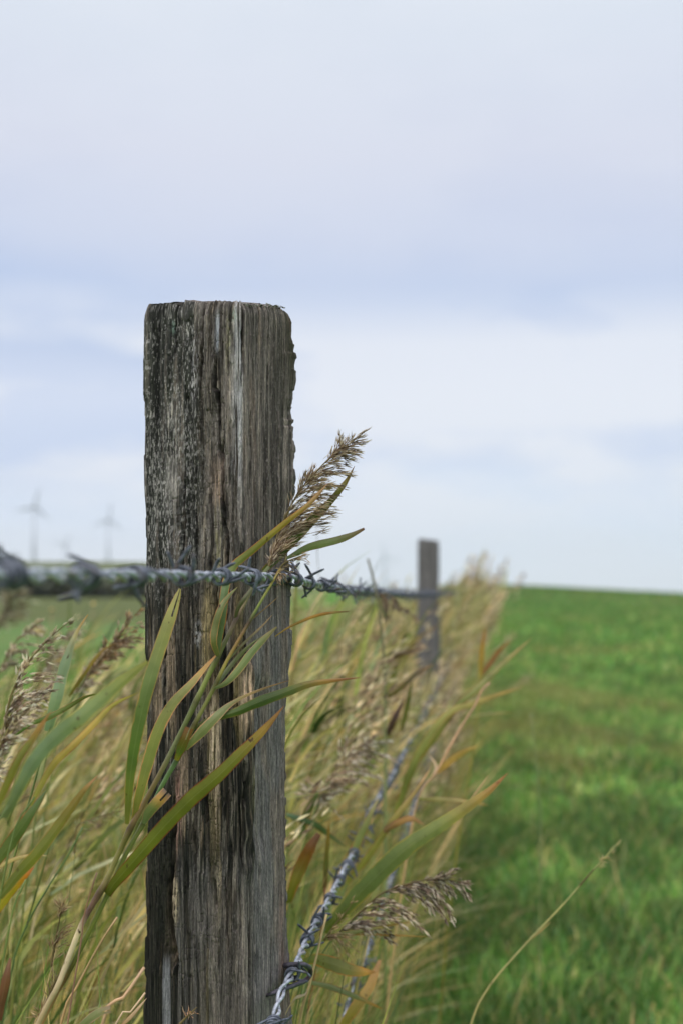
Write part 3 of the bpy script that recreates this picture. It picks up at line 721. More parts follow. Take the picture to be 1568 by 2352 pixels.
add_plume(A, [(617, 1303, .95), Z(330, 1500), Z(480, 1150), Z(620, 900), Z(830, 650), Z(1030, 450), Z(1200, 330), Z(1465, 125)],
          [Z(1465, 125), Z(1150, 190), Z(1280, 200), Z(1420, 200), Z(1410, 240), Z(1360, 330), Z(1400, 400), Z(1370, 450), Z(1310, 500), Z(1240, 560), Z(1180, 610), Z(810, 560), Z(760, 640), Z(1290, 705), Z(1190, 690), Z(1110, 830), Z(1020, 860),
           Z(1130, 950), Z(1050, 1000), Z(1100, 1120), Z(1090, 1170), Z(1040, 1230), Z(930, 1265), Z(740, 1290), Z(680, 1350), Z(560, 1490), Z(480, 1550), Z(380, 1650), Z(270, 1730), Z(700, 690), Z(640, 800), Z(900, 960), Z(960, 1060), Z(600, 1420)], PC_BROWN, 5, n_auto=64, dens=1.15)
EG = [(0, (110, 122, 62)), (.5, (104, 122, 66)), (1, (138, 136, 78))]
add_leaf(A, [(292, 1893, .90), (298, 1800, .89), (309, 1720, .885), (325, 1640, .88), (345, 1562, .88), (366, 1495, .885), (388, 1430, .89), (414, 1352, .90)], 31, [(0, (122, 122, 52)), (.3, (92, 116, 50)), (.6, (122, 136, 80)), (1, (160, 150, 84))], edge=(168, 140, 80), prof=[(0, .3), (.12, .6), (.35, .92), (.6, 1), (.8, .95), (.9, .8), (.97, .45), (1, .15)], fold=.12, split=.14, seed=2)
add_leaf(A, [(305, 1895, .91), (322, 1820, .895), (338, 1760, .89), (362, 1682, .885), (396, 1618, .885), (440, 1570, .89), (470, 1535, .90), (496, 1506, .912)], 27, [(0, (140, 132, 66)), (.4, (136, 142, 78)), (.75, (150, 146, 84)), (1, (196, 140, 90))], edge=(214, 150, 104), prof=[(0, .3), (.15, .7), (.35, 1), (.6, .95), (.8, .6), (1, .12)], fold=.1, seed=4)
add_leaf(A, [(501, 1507, .912), (491, 1475, .905), (494, 1440, .905), (506, 1400, .905), (524, 1372, .91), (546, 1348, .92)], 17, [(0, (120, 120, 66)), (1, (140, 144, 100))], edge=(196, 140, 88), seed=6, fold=.3)
add_leaf(A, [(500, 1505, .912), (505, 1450, .91), (512, 1400, .91), (520, 1340, .915), (538, 1300, .925), (580, 1265, .93), (653, 1203, .94), (708, 1159, .945), (752, 1111, .95)], 20, [(0, (108, 124, 78)), (.3, (112, 130, 84)), (.55, (128, 128, 52)), (.75, (150, 128, 50)), (1, (180, 140, 104))], edge=(176, 112, 56), prof=[(0, .5), (.15, 1.1), (.35, 1), (.6, .75), (.8, .55), (.93, .45), (1, .05)], fold=.35, seed=8)
add_leaf(A, [(605, 1312, .955), (628, 1290, .965), (653, 1261, .975), (708, 1203, .98), (745, 1166, .98), (774, 1133, .98), (798, 1100, .985), (814, 1070, .985)], 25, [(0, (86, 98, 36)), (.6, (80, 96, 34)), (.85, (116, 108, 40)), (1, (120, 84, 60))], edge=(130, 96, 50), prof=[(0, .5), (.2, .9), (.4, 1.05), (.6, .8), (.7, .6), (.85, .5), (1, .02)], fold=.2, seed=10)
add_leaf(A, [(540, 1424, .925), (548, 1395, .918), (565, 1370, .915), (590, 1338, .925), (600, 1322, .94)], 11, [(0, (88, 88, 64)), (1, (112, 112, 84))], edge=(110, 90, 70), fold=.4, seed=12)
# --- hero reed B --------------------------------------------------------------------------
GE = ground_ext((60, 2430, .92), drift=.45)
Bn = reed('slender reed beside the tall one, small tan flower head crossing the top wire', GE[0])
stem_part(Bn, GE + [(60, 2430, .92), (120, 2300, .915), (158, 2233, .91), (200, 2150, .91), (250, 2049, .91), (290, 1960, .91), (331, 1889, .912), (375, 1800, .912), (408, 1743, .912), (444, 1670, .912), (492, 1580, .916), (521, 1519, .92), (573, 1428, .93), (598, 1384, .935), (631, 1329, .945), (645, 1305, .95)],
          [12, 13, 14, 15, 16, 16, 15, 15, 14, 13, 13, 12, 11, 10, 8, 5], [(0, STRAW), (.5, (98, 104, 50)), (.62, (108, 112, 58)), (.75, (90, 120, 62)), (.85, (128, 128, 70)), (.92, (150, 122, 62)), (.96, (112, 122, 56)), (1, (160, 136, 76))], [(331, 1889, .912), (408, 1743, .912), (444, 1670, .912), (492, 1580, .916), (573, 1428, .93)], n=140,
  ycols=[(2352, (170, 130, 90)), (2240, (110, 84, 50)), (2200, (100, 106, 44)), (1900, (116, 122, 62)), (1850, (98, 124, 74)), (1745, (100, 124, 76)), (1700, (140, 136, 80)), (1590, (134, 134, 70)), (1540, (134, 128, 58)), (1480, (150, 116, 62)), (1430, (120, 96, 66)), (1400, (116, 132, 60)), (1310, (150, 128, 66))])
add_plume(Bn, [(636, 1320, .948), (645, 1303, .95), (660, 1290, .95), (700, 1274, .953)], [(703, 1273, .953), (690, 1284, .953), (655, 1281, .95), (648, 1296, .95), (676, 1291, .955), (682, 1308, .955), (668, 1318, .955), (650, 1310, .95), (640, 1326, .945)], PC_TAN, 9, n_auto=10, dens=.42, slen=.0058)
add_leaf(Bn, [(246, 2055, .905), (262, 2030, .898), (308, 1977, .885), (378, 1898, .88), (439, 1836, .88), (505, 1779, .885), (562, 1722, .895), (610, 1672, .91), (652, 1622, .925)], 35, [(0, (92, 96, 30)), (.3, (108, 116, 32)), (.7, (116, 118, 36)), (.9, (140, 108, 40)), (1, (130, 82, 46))], edge=(120, 62, 28), prof=[(0, .55), (.12, .8), (.35, .98), (.55, 1), (.75, .75), (.88, .5), (1, .03)], fold=.18, seed=14)
add_leaf(Bn, [(655, 1284, .955), (680, 1272, .965), (708, 1258, .97), (740, 1249, .97), (775, 1240, .97), (808, 1228, .97), (836, 1214, .97)], 19, [(0, (116, 128, 78)), (.6, (122, 132, 86)), (.9, (128, 112, 70)), (1, (110, 70, 50))], edge=(120, 92, 60), prof=[(0, .25), (.25, .75), (.5, 1), (.75, .85), (.9, .5), (1, .3)], fold=.25, seed=16)
add_leaf(Bn, [(492, 1582, .914), (520, 1568, .91), (548, 1538, .91), (575, 1502, .912), (606, 1468, .916), (636, 1440, .92)], 19, [(0, (124, 134, 88)), (.7, (116, 130, 76)), (1, (170, 150, 110))], edge=(170, 140, 96), prof=[(0, .3), (.25, .85), (.5, 1), (.8, .75), (1, .2)], fold=.3, seed=18)
add_leaf(Bn, [(495, 1578, .918), (518, 1545, .925), (545, 1512, .93), (575, 1482, .93), (604, 1460, .935)], 11, [(0, (104, 114, 84)), (1, (140, 138, 96))], edge=(96, 84, 66), fold=.5, seed=20)
add_leaf(Bn, [(448, 1672, .912), (475, 1655, .905), (507, 1645, .90), (545, 1634, .90), (580, 1618, .905), (620, 1602, .92), (653, 1590, .935), (700, 1572, .95), (750, 1563, .965), (826, 1556, .98)], 25, [(0, (88, 96, 58)), (.3, (72, 92, 34)), (.6, (84, 96, 36)), (.8, (140, 110, 46)), (1, (132, 74, 44))], edge=(112, 102, 44), prof=[(0, .3), (.25, .8), (.4, 1), (.6, .85), (.8, .5), (1, .05)], fold=.6, roll=.3, seed=22)
add_leaf(Bn, [(424, 1722, .905), (446, 1700, .90), (472, 1672, .895), (498, 1645, .895), (526, 1620, .90), (560, 1600, .905), (610, 1580, .92), (664, 1563, .94)], 24, [(0, (128, 136, 90)), (.4, (134, 138, 92)), (.6, (160, 134, 84)), (1, (140, 96, 56))], edge=(206, 156, 118), prof=[(0, .5), (.2, 1), (.35, .85), (.5, .35), (.7, .22), (1, .04)], fold=.3, seed=24)
add_leaf(Bn, [(405, 1747, .905), (412, 1728, .90), (425, 1700, .895), (436, 1672, .895)], 22, [(0, (150, 140, 50)), (.3, (84, 104, 40)), (1, (132, 88, 50))], edge=(110, 72, 40), prof=[(0, .5), (.4, 1), (1, .9)], fold=.3, seed=26, split=.3)
add_leaf(Bn, [(330, 1892, .905), (342, 1868, .90), (360, 1845, .895), (384, 1818, .895)], 27, [(0, (116, 130, 84)), (.5, (124, 132, 84)), (.8, (176, 136, 66)), (1, (110, 92, 88))], edge=(170, 130, 100), prof=[(0, .4), (.3, .9), (.8, 1), (1, .95)], fold=.2, seed=28, split=.25)
add_leaf(Bn, [(573, 1428, .93), (592, 1412, .935), (618, 1390, .94), (640, 1370, .945)], 3, [(0, (120, 100, 66)), (1, (150, 120, 80))], seed=29)
add_leaf(Bn, [(521, 1520, .922), (560, 1478, .93), (600, 1440, .945), (628, 1410, .96)], 6, [(0, (110, 118, 84)), (1, (160, 130, 96))], seed=30)
add_leaf(Bn, [(632, 1462, .96), (660, 1443, .965), (690, 1428, .97), (720, 1416, .975), (750, 1409, .98), (802, 1404, .985)], 7, [(0, (140, 118, 50)), (.5, (166, 124, 46)), (1, (110, 74, 50))], edge=(130, 84, 36), prof=[(0, .3), (.4, 1), (.7, 1), (1, .3)], fold=.4, seed=31, split=.25)

# --- other reeds drawn one by one -------------------------------------------------------------
def simple_reed(label, stem, wpx, scol, leaves=(), plume=None, seed=1, group='reeds along the fence', name='reed', cat='reed', ext=.18):
    GE = ground_ext(stem[0], drift=ext); r_ = reed(label, GE[0], name, cat, group)
    stem_part(r_, GE + list(stem), [wpx * 1.1, wpx, wpx, wpx * .8, wpx * .55], scol, n=90)
    for k, lf in enumerate(leaves):
        kw = dict(seed=seed * 7 + k); kw.update(lf[3] if len(lf) > 3 else {}); add_leaf(r_, lf[0], lf[1], lf[2], **kw)
    if plume: add_plume(r_, plume[0], plume[1], plume[2], seed * 3 + 1, **(plume[3] if len(plume) > 3 else {}))
    return r_
GS = [(0, STRAW), (.5, OLIVE), (1, GREEN)]; TS = [(0, TAN), (1, STRAW)]
# right of the post
simple_reed('reed with long pointed green leaf reaching far right over the pasture', [(690, 2260, 1.2), (747, 2133, 1.2)], 9, GS,
  [([(745, 2140, 1.2), (800, 2077, 1.19), (876, 2000, 1.18), (937, 1945, 1.18), (997, 1905, 1.19), (1057, 1864, 1.20), (1118, 1819, 1.21), (1165, 1775, 1.22)], 42, [(0, (112, 120, 50)), (.3, (108, 124, 70)), (.65, (132, 138, 78)), (.85, (166, 136, 66)), (1, (160, 90, 54))], dict(edge=(150, 140, 70), prof=[(0, .5), (.2, .95), (.45, 1), (.7, .7), (.88, .4), (1, .03)], fold=.3)),
   ([(1040, 1882, 1.20), (1060, 1868, 1.21), (1085, 1830, 1.22), (1120, 1780, 1.23)], 7, [(0, (140, 130, 80)), (1, (190, 160, 110))])], seed=3)
simple_reed('reed with drooping brown plume hanging over the grass low on the right', [(705, 2300, 1.16), (735, 2200, 1.16), (780, 2140, 1.16), (832, 2097, 1.16)], 6, GS,
  [([(723, 2166, 1.16), (770, 2152, 1.155), (816, 2141, 1.155), (880, 2128, 1.16), (940, 2118, 1.17)], 13, [(0, (128, 136, 84)), (.6, (140, 136, 80)), (1, (190, 140, 70))], dict(prof=[(0, .3), (.3, 1), (.6, .6), (1, .05)])),
   ([(735, 2160, 1.17), (800, 2146, 1.17), (900, 2148, 1.18), (985, 2152, 1.19)], 6, [(0, (150, 110, 60)), (1, (196, 150, 72))])],
  ([(780, 2140, 1.16), (832, 2090, 1.16), (880, 2050, 1.16), (950, 2026, 1.16), (1010, 2020, 1.16), (1081, 2029, 1.16)],
   [(1081, 2029, 1.16), (1040, 2004, 1.16), (1068, 2026, 1.17), (1074, 2068, 1.16), (1040, 2056, 1.16), (1040, 2112, 1.16), (1015, 2088, 1.16), (980, 2142, 1.16), (960, 2120, 1.17), (935, 2130, 1.16), (905, 2165, 1.16), (880, 2140, 1.17), (850, 2140, 1.16), (1010, 2060, 1.15), (1000, 2100, 1.15), (990, 2014, 1.16)], PC_PALE[:4] + PC_BROWN[:2], dict(n_auto=34, dens=.75, slen=.0085, swid=.0009)), seed=5)
simple_reed('reed with small thin tan plume just above the big staple', [(690, 2290, 1.13), (715, 2190, 1.13), (745, 2150, 1.13)], 5, GS, [],
  ([(745, 2160, 1.13), (765, 2130, 1.13), (790, 2100, 1.13), (812, 2070, 1.13)], [(814, 2068, 1.13), (800, 2090, 1.13), (782, 2100, 1.13), (775, 2130, 1.13), (812, 2150, 1.13), (820, 2185, 1.13), (808, 2210, 1.13), (790, 2170, 1.13), (770, 2150, 1.13)], PC_TAN, dict(n_auto=12, dens=.45, slen=.006)), seed=6)
simple_reed('reed with broad olive leaf pointing right with orange tip beside the staple', [(660, 2330, 1.15), (690, 2215, 1.15)], 6, GS,
  [([(692, 2212, 1.15), (722, 2204, 1.145), (760, 2212, 1.14), (800, 2226, 1.14), (835, 2232, 1.15), (862, 2233, 1.16)], 33, [(0, (128, 136, 70)), (.6, (122, 120, 60)), (.85, (186, 140, 70)), (1, (166, 112, 66))], dict(edge=(180, 120, 50), prof=[(0, .3), (.25, .9), (.5, 1), (.8, .6), (1, .04)], fold=.2))], seed=7)
simple_reed('reed with narrow leaf sloping down right below the staple', [(690, 2350, 1.18), (703, 2260, 1.18)], 6, GS,
  [([(703, 2256, 1.18), (750, 2264, 1.17), (800, 2282, 1.17), (840, 2300, 1.18), (878, 2318, 1.19)], 14, [(0, (130, 138, 90)), (.6, (124, 130, 84)), (1, (190, 130, 60))])], seed=8)
simple_reed('reed with upright orange edged leaf at the bottom right of the wires', [(780, 2420, 1.25), (795, 2352, 1.25)], 8, GS,
  [([(775, 2380, 1.25), (800, 2335, 1.24), (825, 2300, 1.24), (850, 2262, 1.25), (872, 2205, 1.26)], 25, [(0, (140, 136, 60)), (.5, (160, 136, 66)), (1, (200, 150, 110))], dict(edge=(186, 136, 80), prof=[(0, .6), (.4, 1), (.8, .8), (1, .3)]))], seed=9)
simple_reed('reed with broad leaf, dark orange at its tip, just right of the post', [(650, 2180, 1.3), (668, 2060, 1.3)], 8, GS,
  [([(660, 2075, 1.3), (675, 2030, 1.29), (692, 1990, 1.29), (712, 1950, 1.29), (733, 1915, 1.30)], 30, [(0, (96, 104, 36)), (.45, (112, 104, 36)), (.75, (150, 96, 40)), (1, (110, 70, 44))], dict(edge=(140, 86, 40), prof=[(0, .5), (.5, 1), (.8, .8), (1, .4)]))], seed=10)
simple_reed('reed with narrow upright leaf turning brown, right of the post', [(735, 2160, 1.35), (747, 2040, 1.35)], 6, [(0, BROWN), (1, (128, 84, 50))],
  [([(745, 2050, 1.35), (750, 1980, 1.35), (754, 1930, 1.35), (757, 1882, 1.35)], 12, [(0, (104, 76, 48)), (.4, (84, 92, 36)), (1, (170, 130, 50))], dict(fold=.4))], seed=11)
simple_reed('reed with long light green stem leaf in front of the middle wire', [(770, 2120, 1.5), (800, 2020, 1.5)], 8, GS,
  [([(775, 2030, 1.5), (810, 1960, 1.49), (850, 1870, 1.49), (870, 1830, 1.5)], 22, [(0, (128, 136, 80)), (.6, (132, 138, 84)), (1, (176, 160, 110))]),
   ([(795, 2030, 1.45), (850, 1960, 1.44), (905, 1880, 1.44), (955, 1815, 1.45), (990, 1760, 1.46)], 16, [(0, (140, 140, 66)), (.5, (150, 140, 70)), (.8, (176, 146, 84)), (1, (200, 150, 120))]),
   ([(880, 1910, 1.43), (915, 1888, 1.44), (945, 1880, 1.45), (975, 1896, 1.46)], 18, [(0, (120, 90, 50)), (.5, (172, 128, 70)), (1, (200, 150, 110))], dict(edge=(50, 40, 34))),
   ([(960, 1835, 1.5), (1010, 1836, 1.5), (1060, 1840, 1.5), (1122, 1850, 1.5)], 11, [(0, (150, 146, 84)), (.6, (176, 156, 100)), (1, (196, 150, 90))])], seed=12)
simple_reed('reed with pale mauve brown plume bending right, mid height beside the post', [(690, 1980, 1.5), (710, 1900, 1.5), (745, 1810, 1.5)], 7, GS,
  [([(690, 1930, 1.5), (705, 1870, 1.5), (728, 1830, 1.49), (762, 1790, 1.49)], 20, [(0, (100, 116, 60)), (1, (90, 106, 56))])],
  ([(725, 1850, 1.5), (748, 1800, 1.5), (780, 1755, 1.5), (820, 1720, 1.5), (862, 1690, 1.5)],
   [(862, 1690, 1.5), (900, 1706, 1.5), (836, 1712, 1.5), (780, 1704, 1.5), (905, 1745, 1.5), (880, 1752, 1.5), (850, 1735, 1.5), (690, 1800, 1.5), (682, 1822, 1.5), (705, 1790, 1.5), (880, 1792, 1.5), (850, 1800, 1.5), (820, 1790, 1.5), (780, 1820, 1.5), (760, 1840, 1.5), (840, 1770, 1.5)], PC_PALE, dict(n_auto=40, dens=.7, slen=.009, swid=.0011)), seed=13)
simple_reed('reed with small drooping brown sprig left of the middle wire', [(715, 1930, 1.4), (724, 1870, 1.4), (735, 1845, 1.4)], 4, GS, [],
  ([(724, 1870, 1.4), (738, 1846, 1.4), (755, 1850, 1.4), (785, 1876, 1.4)], [(787, 1878, 1.4), (770, 1866, 1.4), (760, 1856, 1.4), (745, 1848, 1.4)], PC_PALE, dict(n_auto=4, dens=.8, slen=.008)), seed=14)
simple_reed('upright pale green reed standing between the two posts, its dark plume hanging right', [(884, 1800, 1.75), (884, 1645, 1.75), (882, 1535, 1.75), (873, 1425, 1.75), (860, 1345, 1.75), (844, 1283, 1.75)], 9, [(0, OLIVE), (.6, (140, 150, 96)), (1, (110, 100, 78))],
  [([(890, 1522, 1.75), (915, 1505, 1.74), (945, 1496, 1.74), (978, 1486, 1.75)], 11, [(0, (84, 76, 48)), (.6, (96, 76, 50)), (1, (150, 120, 100))]),
   ([(892, 1603, 1.75), (925, 1575, 1.74), (955, 1548, 1.74), (996, 1524, 1.75)], 12, [(0, (80, 80, 40)), (.6, (88, 78, 46)), (1, (170, 130, 100))]),
   ([(888, 1690, 1.75), (905, 1650, 1.74), (930, 1602, 1.75)], 16, [(0, (70, 52, 48)), (1, (80, 58, 50))]),
   ([(920, 1680, 1.8), (935, 1620, 1.8), (946, 1560, 1.8)], 12, [(0, (96, 100, 40)), (1, (80, 96, 40))]),
   ([(884, 1420, 1.75), (876, 1390, 1.75), (872, 1365, 1.75)], 10, [(0, (120, 126, 90)), (1, (110, 100, 80))])],
  ([(868, 1366, 1.75), (890, 1366, 1.75), (920, 1392, 1.75), (956, 1424, 1.75)], [(957, 1425, 1.75), (935, 1412, 1.75), (918, 1404, 1.75), (905, 1385, 1.75), (884, 1432, 1.75), (882, 1405, 1.75)], PC_BROWN[:3], dict(n_auto=12, dens=.9, slen=.009, swid=.001)), seed=15, ext=0.0)
simple_reed('reed with two arching leaves, the upper reaching furthest right below the far post', [(890, 1960, 1.7), (925, 1830, 1.7), (955, 1760, 1.7)], 7, GS,
  [([(905, 1880, 1.7), (945, 1765, 1.69), (985, 1690, 1.68), (1030, 1636, 1.68), (1080, 1618, 1.69), (1130, 1600, 1.70), (1200, 1577, 1.72)], 20, [(0, (120, 124, 56)), (.4, (140, 142, 78)), (.7, (164, 150, 80)), (1, (190, 150, 90))]),
   ([(960, 1745, 1.7), (1000, 1690, 1.7), (1045, 1625, 1.7), (1095, 1582, 1.7), (1145, 1533, 1.71), (1190, 1492, 1.72), (1222, 1464, 1.73)], 17, [(0, (112, 116, 46)), (.4, (124, 128, 64)), (.75, (156, 150, 96)), (1, (196, 160, 110))]),
   ([(1000, 1775, 1.72), (1040, 1742, 1.72), (1070, 1725, 1.72), (1098, 1712, 1.73)], 16, [(0, (180, 140, 60)), (1, (186, 156, 84))])], seed=16)
simple_reed('thin pink brown bare reed stem leaning right with pale knot, right of the wires', [(955, 1850, 1.55), (1000, 1775, 1.55), (1030, 1720, 1.55), (1057, 1671, 1.55), (1090, 1620, 1.55), (1105, 1585, 1.55), (1124, 1568, 1.55)], 7, [(0, STRAW), (.7, (200, 164, 116)), (1, (206, 156, 128))],
  [([(990, 1795, 1.55), (1000, 1760, 1.55), (985, 1735, 1.55)], 9, [(0, (210, 180, 150)), (1, (220, 190, 170))])], seed=17)
simple_reed('reed with upright orange leaf in front of the blurred green field', [(1080, 1760, 2.0), (1096, 1640, 2.0), (1102, 1545, 2.0)], 5, [(0, OLIVE), (1, YG)],
  [([(1101, 1560, 2.0), (1104, 1510, 2.0), (1108, 1475, 2.0), (1115, 1440, 2.0)], 13, [(0, (150, 136, 56)), (.6, (170, 130, 56)), (1, (168, 104, 62))]),
   ([(1105, 1550, 2.0), (1130, 1515, 2.0), (1150, 1490, 2.0), (1172, 1470, 2.0)], 12, [(0, (130, 90, 50)), (.6, (166, 112, 66)), (1, (150, 120, 80))])], seed=18)
simple_reed('thin straw coloured dry stalk standing behind the middle wire, upper one of two', [(688, 2352, 1.1), (712, 2260, 1.1), (750, 2100, 1.12)], 9, TS, seed=19, group='dry stalks by the staple', name='dry_stalk', cat='dry stalk')
simple_reed('thinner straw coloured dry stalk leaning right below the staple', [(703, 2352, 1.2), (722, 2300, 1.2), (750, 2235, 1.2)], 5, TS, seed=20, group='dry stalks by the staple', name='dry_stalk', cat='dry stalk')
simple_reed('curled papery dry leaf on a thin stalk under the staple', [(650, 2440, 1.03), (653, 2333, 1.03)], 3, TS,
  [([(653, 2335, 1.03), (665, 2312, 1.03), (679, 2293, 1.03), (700, 2284, 1.035), (705, 2272, 1.04)], 7, [(0, (190, 170, 140)), (1, (200, 180, 150))], dict(prof=[(0, .4), (.4, .4), (.65, 1.2), (1, .1)])), ([(653, 2284, 1.05), (662, 2310, 1.05), (676, 2352, 1.05)], 3, [(0, TAN), (1, TAN)])], seed=21, name='dry_stalk', cat='dry stalk', group='dry stalks by the staple')
simple_reed('reed leaf showing teal green behind the post edge, sloping down to the right', [(655, 2000, 1.5), (660, 1880, 1.5)], 6, GS,
  [([(658, 1870, 1.5), (690, 1882, 1.49), (725, 1895, 1.49), (760, 1920, 1.5), (800, 1950, 1.5)], 17, [(0, (96, 124, 92)), (.5, (70, 92, 50)), (1, (84, 96, 46))]),
   ([(664, 1965, 1.45), (690, 1930, 1.45), (726, 1880, 1.45)], 5, [(0, (190, 170, 130)), (1, (206, 186, 150))])], seed=22)
# left of the post
simple_reed('reed with pinkish white plume at the left edge, its fingers pointing up right', [(0, 1760, .86), (14, 1660, .86), (40, 1560, .86)], 6, GS, [],
  ([(8, 1690, .86), (26, 1600, .86), (60, 1530, .86), (110, 1470, .86), (164, 1424, .86)],
   [(164, 1424, .86), (145, 1468, .86), (138, 1500, .86), (120, 1485, .86), (82, 1500, .86), (56, 1505, .86), (50, 1530, .86), (125, 1450, .86), (148, 1552, .86), (145, 1566, .86), (132, 1586, .86), (120, 1560, .86), (70, 1620, .86), (100, 1590, .86), (45, 1570, .86), (90, 1600, .86), (66, 1640, .86)], PC_PALE, dict(n_auto=26, dens=.5, slen=.0062, swid=.0008)), seed=31)
simple_reed('reed with dense pinkish plume low at the left edge', [(-20, 1840, .82), (-10, 1760, .82), (0, 1720, .82)], 5, GS, [],
  ([(-14, 1790, .82), (0, 1720, .82), (20, 1680, .82), (45, 1650, .82), (70, 1628, .82)], [(70, 1628, .82), (72, 1655, .82), (48, 1702, .82), (40, 1675, .82), (30, 1740, .82), (24, 1760, .82), (10, 1790, .82), (26, 1700, .82), (60, 1645, .82), (18, 1720, .82)], PC_PALE, dict(n_auto=22, dens=.6, slen=.006, swid=.0008)), seed=32)
simple_reed('reed with long reddish brown plume leaning onto the left side of the post', [(110, 1720, 1.3), (160, 1620, 1.3), (200, 1550, 1.3)], 6, GS, 
  [([(160, 1600, 1.29), (190, 1555, 1.285), (230, 1500, 1.28), (265, 1478, 1.28)], 9, [(0, (116, 110, 46)), (.7, (150, 126, 56)), (1, (178, 134, 70))])],
  ([(176, 1590, 1.3), (220, 1530, 1.3), (260, 1480, 1.3), (300, 1425, 1.3), (340, 1380, 1.3)],
   [(340, 1380, 1.3), (334, 1400, 1.3), (330, 1440, 1.3), (325, 1465, 1.3), (300, 1470, 1.3), (318, 1485, 1.3), (280, 1500, 1.3), (262, 1510, 1.3), (250, 1535, 1.3), (286, 1445, 1.3), (240, 1470, 1.3), (215, 1520, 1.3), (225, 1545, 1.3), (300, 1415, 1.3)], PC_PALE[:1] + PC_PALE[2:4] + PC_TAN[:2], dict(n_auto=34, dens=.6, slen=.008, swid=.001)), seed=33)
simple_reed('reed with one tall pale grey green leaf pointing straight up, tan at the tip', [(90, 1760, 1.02), (117, 1665, 1.02)], 8, GS,
  [([(112, 1680, 1.02), (128, 1610, 1.01), (140, 1560, 1.01), (158, 1500, 1.01), (178, 1450, 1.02), (203, 1411, 1.03)], 29, [(0, (124, 146, 112)), (.6, (140, 156, 124)), (.8, (170, 158, 110)), (1, (200, 150, 90))], dict(edge=(160, 160, 120), prof=[(0, .7), (.3, 1), (.55, .85), (.75, .4), (1, .05)])),
   ([(36, 1690, .92), (70, 1664, .92), (110, 1648, .94), (150, 1628, .97), (200, 1600, 1.0), (250, 1590, 1.02)], 14, [(0, (84, 110, 40)), (1, (120, 124, 52))], dict(prof=[(0, .3), (.3, 1), (.6, .8), (1, .05)]))], seed=34, ext=.3)
simple_reed('reed with broad blurred grey green leaf sweeping up to the post left side', [(-30, 1980, .72), (20, 1850, .72)], 8, GS,
  [([(10, 1880, .72), (60, 1778, .72), (97, 1723, .72), (140, 1680, .72), (190, 1642, .72), (240, 1600, .735), (290, 1558, .75), (340, 1520, .77)], 38, [(0, (96, 108, 60)), (.3, (112, 132, 92)), (.65, (120, 134, 78)), (1, (146, 142, 60))], dict(edge=(150, 146, 70), prof=[(0, .5), (.25, .9), (.5, 1), (.8, .7), (1, .2)])),
   ([(-10, 1860, .74), (40, 1750, .74), (80, 1690, .75), (120, 1630, .76)], 20, [(0, (130, 126, 44)), (.6, (120, 120, 46)), (.8, (164, 122, 60)), (1, (158, 112, 60))])], seed=35)
simple_reed('reed with long yellow orange leaf below the broad grey green one', [(20, 1960, .84), (80, 1830, .84)], 7, GS,
  [([(70, 1850, .84), (120, 1760, .84), (170, 1710, .84), (215, 1665, .85), (260, 1620, .87), (320, 1590, .89)], 17, [(0, (150, 146, 66)), (.5, (190, 158, 76)), (.8, (160, 148, 70)), (1, (150, 144, 70))])], seed=36)
simple_reed('reed with olive leaf crossing the lower left, dark orange edge', [(20, 2140, .84), (60, 2020, .84)], 8, GS,
  [([(0, 2062, .84), (40, 2010, .84), (90, 1955, .84), (140, 1890, .85), (190, 1820, .86), (226, 1780, .87)], 27, [(0, (96, 104, 40)), (.5, (118, 120, 44)), (.85, (160, 130, 60)), (1, (190, 130, 100))], dict(edge=(150, 120, 50))),
   ([(-20, 1995, .85), (30, 1930, .85), (70, 1870, .85), (110, 1810, .86)], 30, [(0, (100, 112, 52)), (1, (106, 124, 74))])], seed=37)
simple_reed('reed with yellow leaf spotted orange at the far left edge', [(-30, 2250, .86), (-12, 2140, .86)], 8, GS,
  [([(-20, 2110, .86), (5, 2072, .86), (40, 2030, .86), (62, 2008, .86), (80, 1990, .865)], 25, [(0, (140, 134, 40)), (.5, (170, 150, 44)), (.8, (190, 120, 40)), (1, (160, 90, 50))], dict(edge=(170, 96, 30)))], seed=38)
simple_reed('reed with pale dry leaf curving flat across the lower left', [(-30, 2080, .88), (-12, 2010, .88)], 5, TS,
  [([(-10, 1998, .88), (15, 1982, .88), (44, 1970, .88), (80, 1964, .885), (112, 1966, .89)], 9, [(0, (190, 170, 120)), (1, (206, 180, 130))])], seed=39)
simple_reed('reed with reddish brown dead leaf at the bottom left corner', [(-12, 2420, .86), (0, 2352, .86)], 8, TS,
  [([(-4, 2345, .86), (6, 2290, .86), (16, 2240, .86), (24, 2200, .865)], 23, [(0, (112, 70, 50)), (1, (140, 96, 66))], dict(edge=(100, 60, 40), prof=[(0, .8), (.6, 1), (1, .15)]))], seed=40)
simple_reed('brown jointed dry stalk leaning right at lower left, pale at its top', [(141, 2352, 1.0), (180, 2262, 1.0), (232, 2165, 1.0), (270, 2107, 1.0)], 9, [(0, STRAW), (.6, (150, 104, 60)), (1, (190, 156, 112))], seed=41, name='dry_stalk', cat='dry stalk', group='dry stalks left of the post')
simple_reed('wide pinkish dry stalk touching the post at its bottom left', [(237, 2347, .97), (285, 2290, .97), (332, 2222, .975)], 13, [(0, (120, 84, 60)), (.7, (150, 110, 84)), (1, (206, 168, 132))], seed=42, name='dry_stalk', cat='dry stalk', group='dry stalks left of the post')
simple_reed('forked pale dry stalk at the foot of the visible post, lower left side', [(262, 2365, .96), (300, 2325, .96), (334, 2280, .965)], 8, [(0, STRAW), (1, (206, 176, 144))], [([(275, 2362, .955), (310, 2325, .955), (338, 2292, .96)], 9, [(0, (180, 146, 106)), (1, (210, 180, 150))])], seed=43, name='dry_stalk', cat='dry stalk', group='dry stalks left of the post')
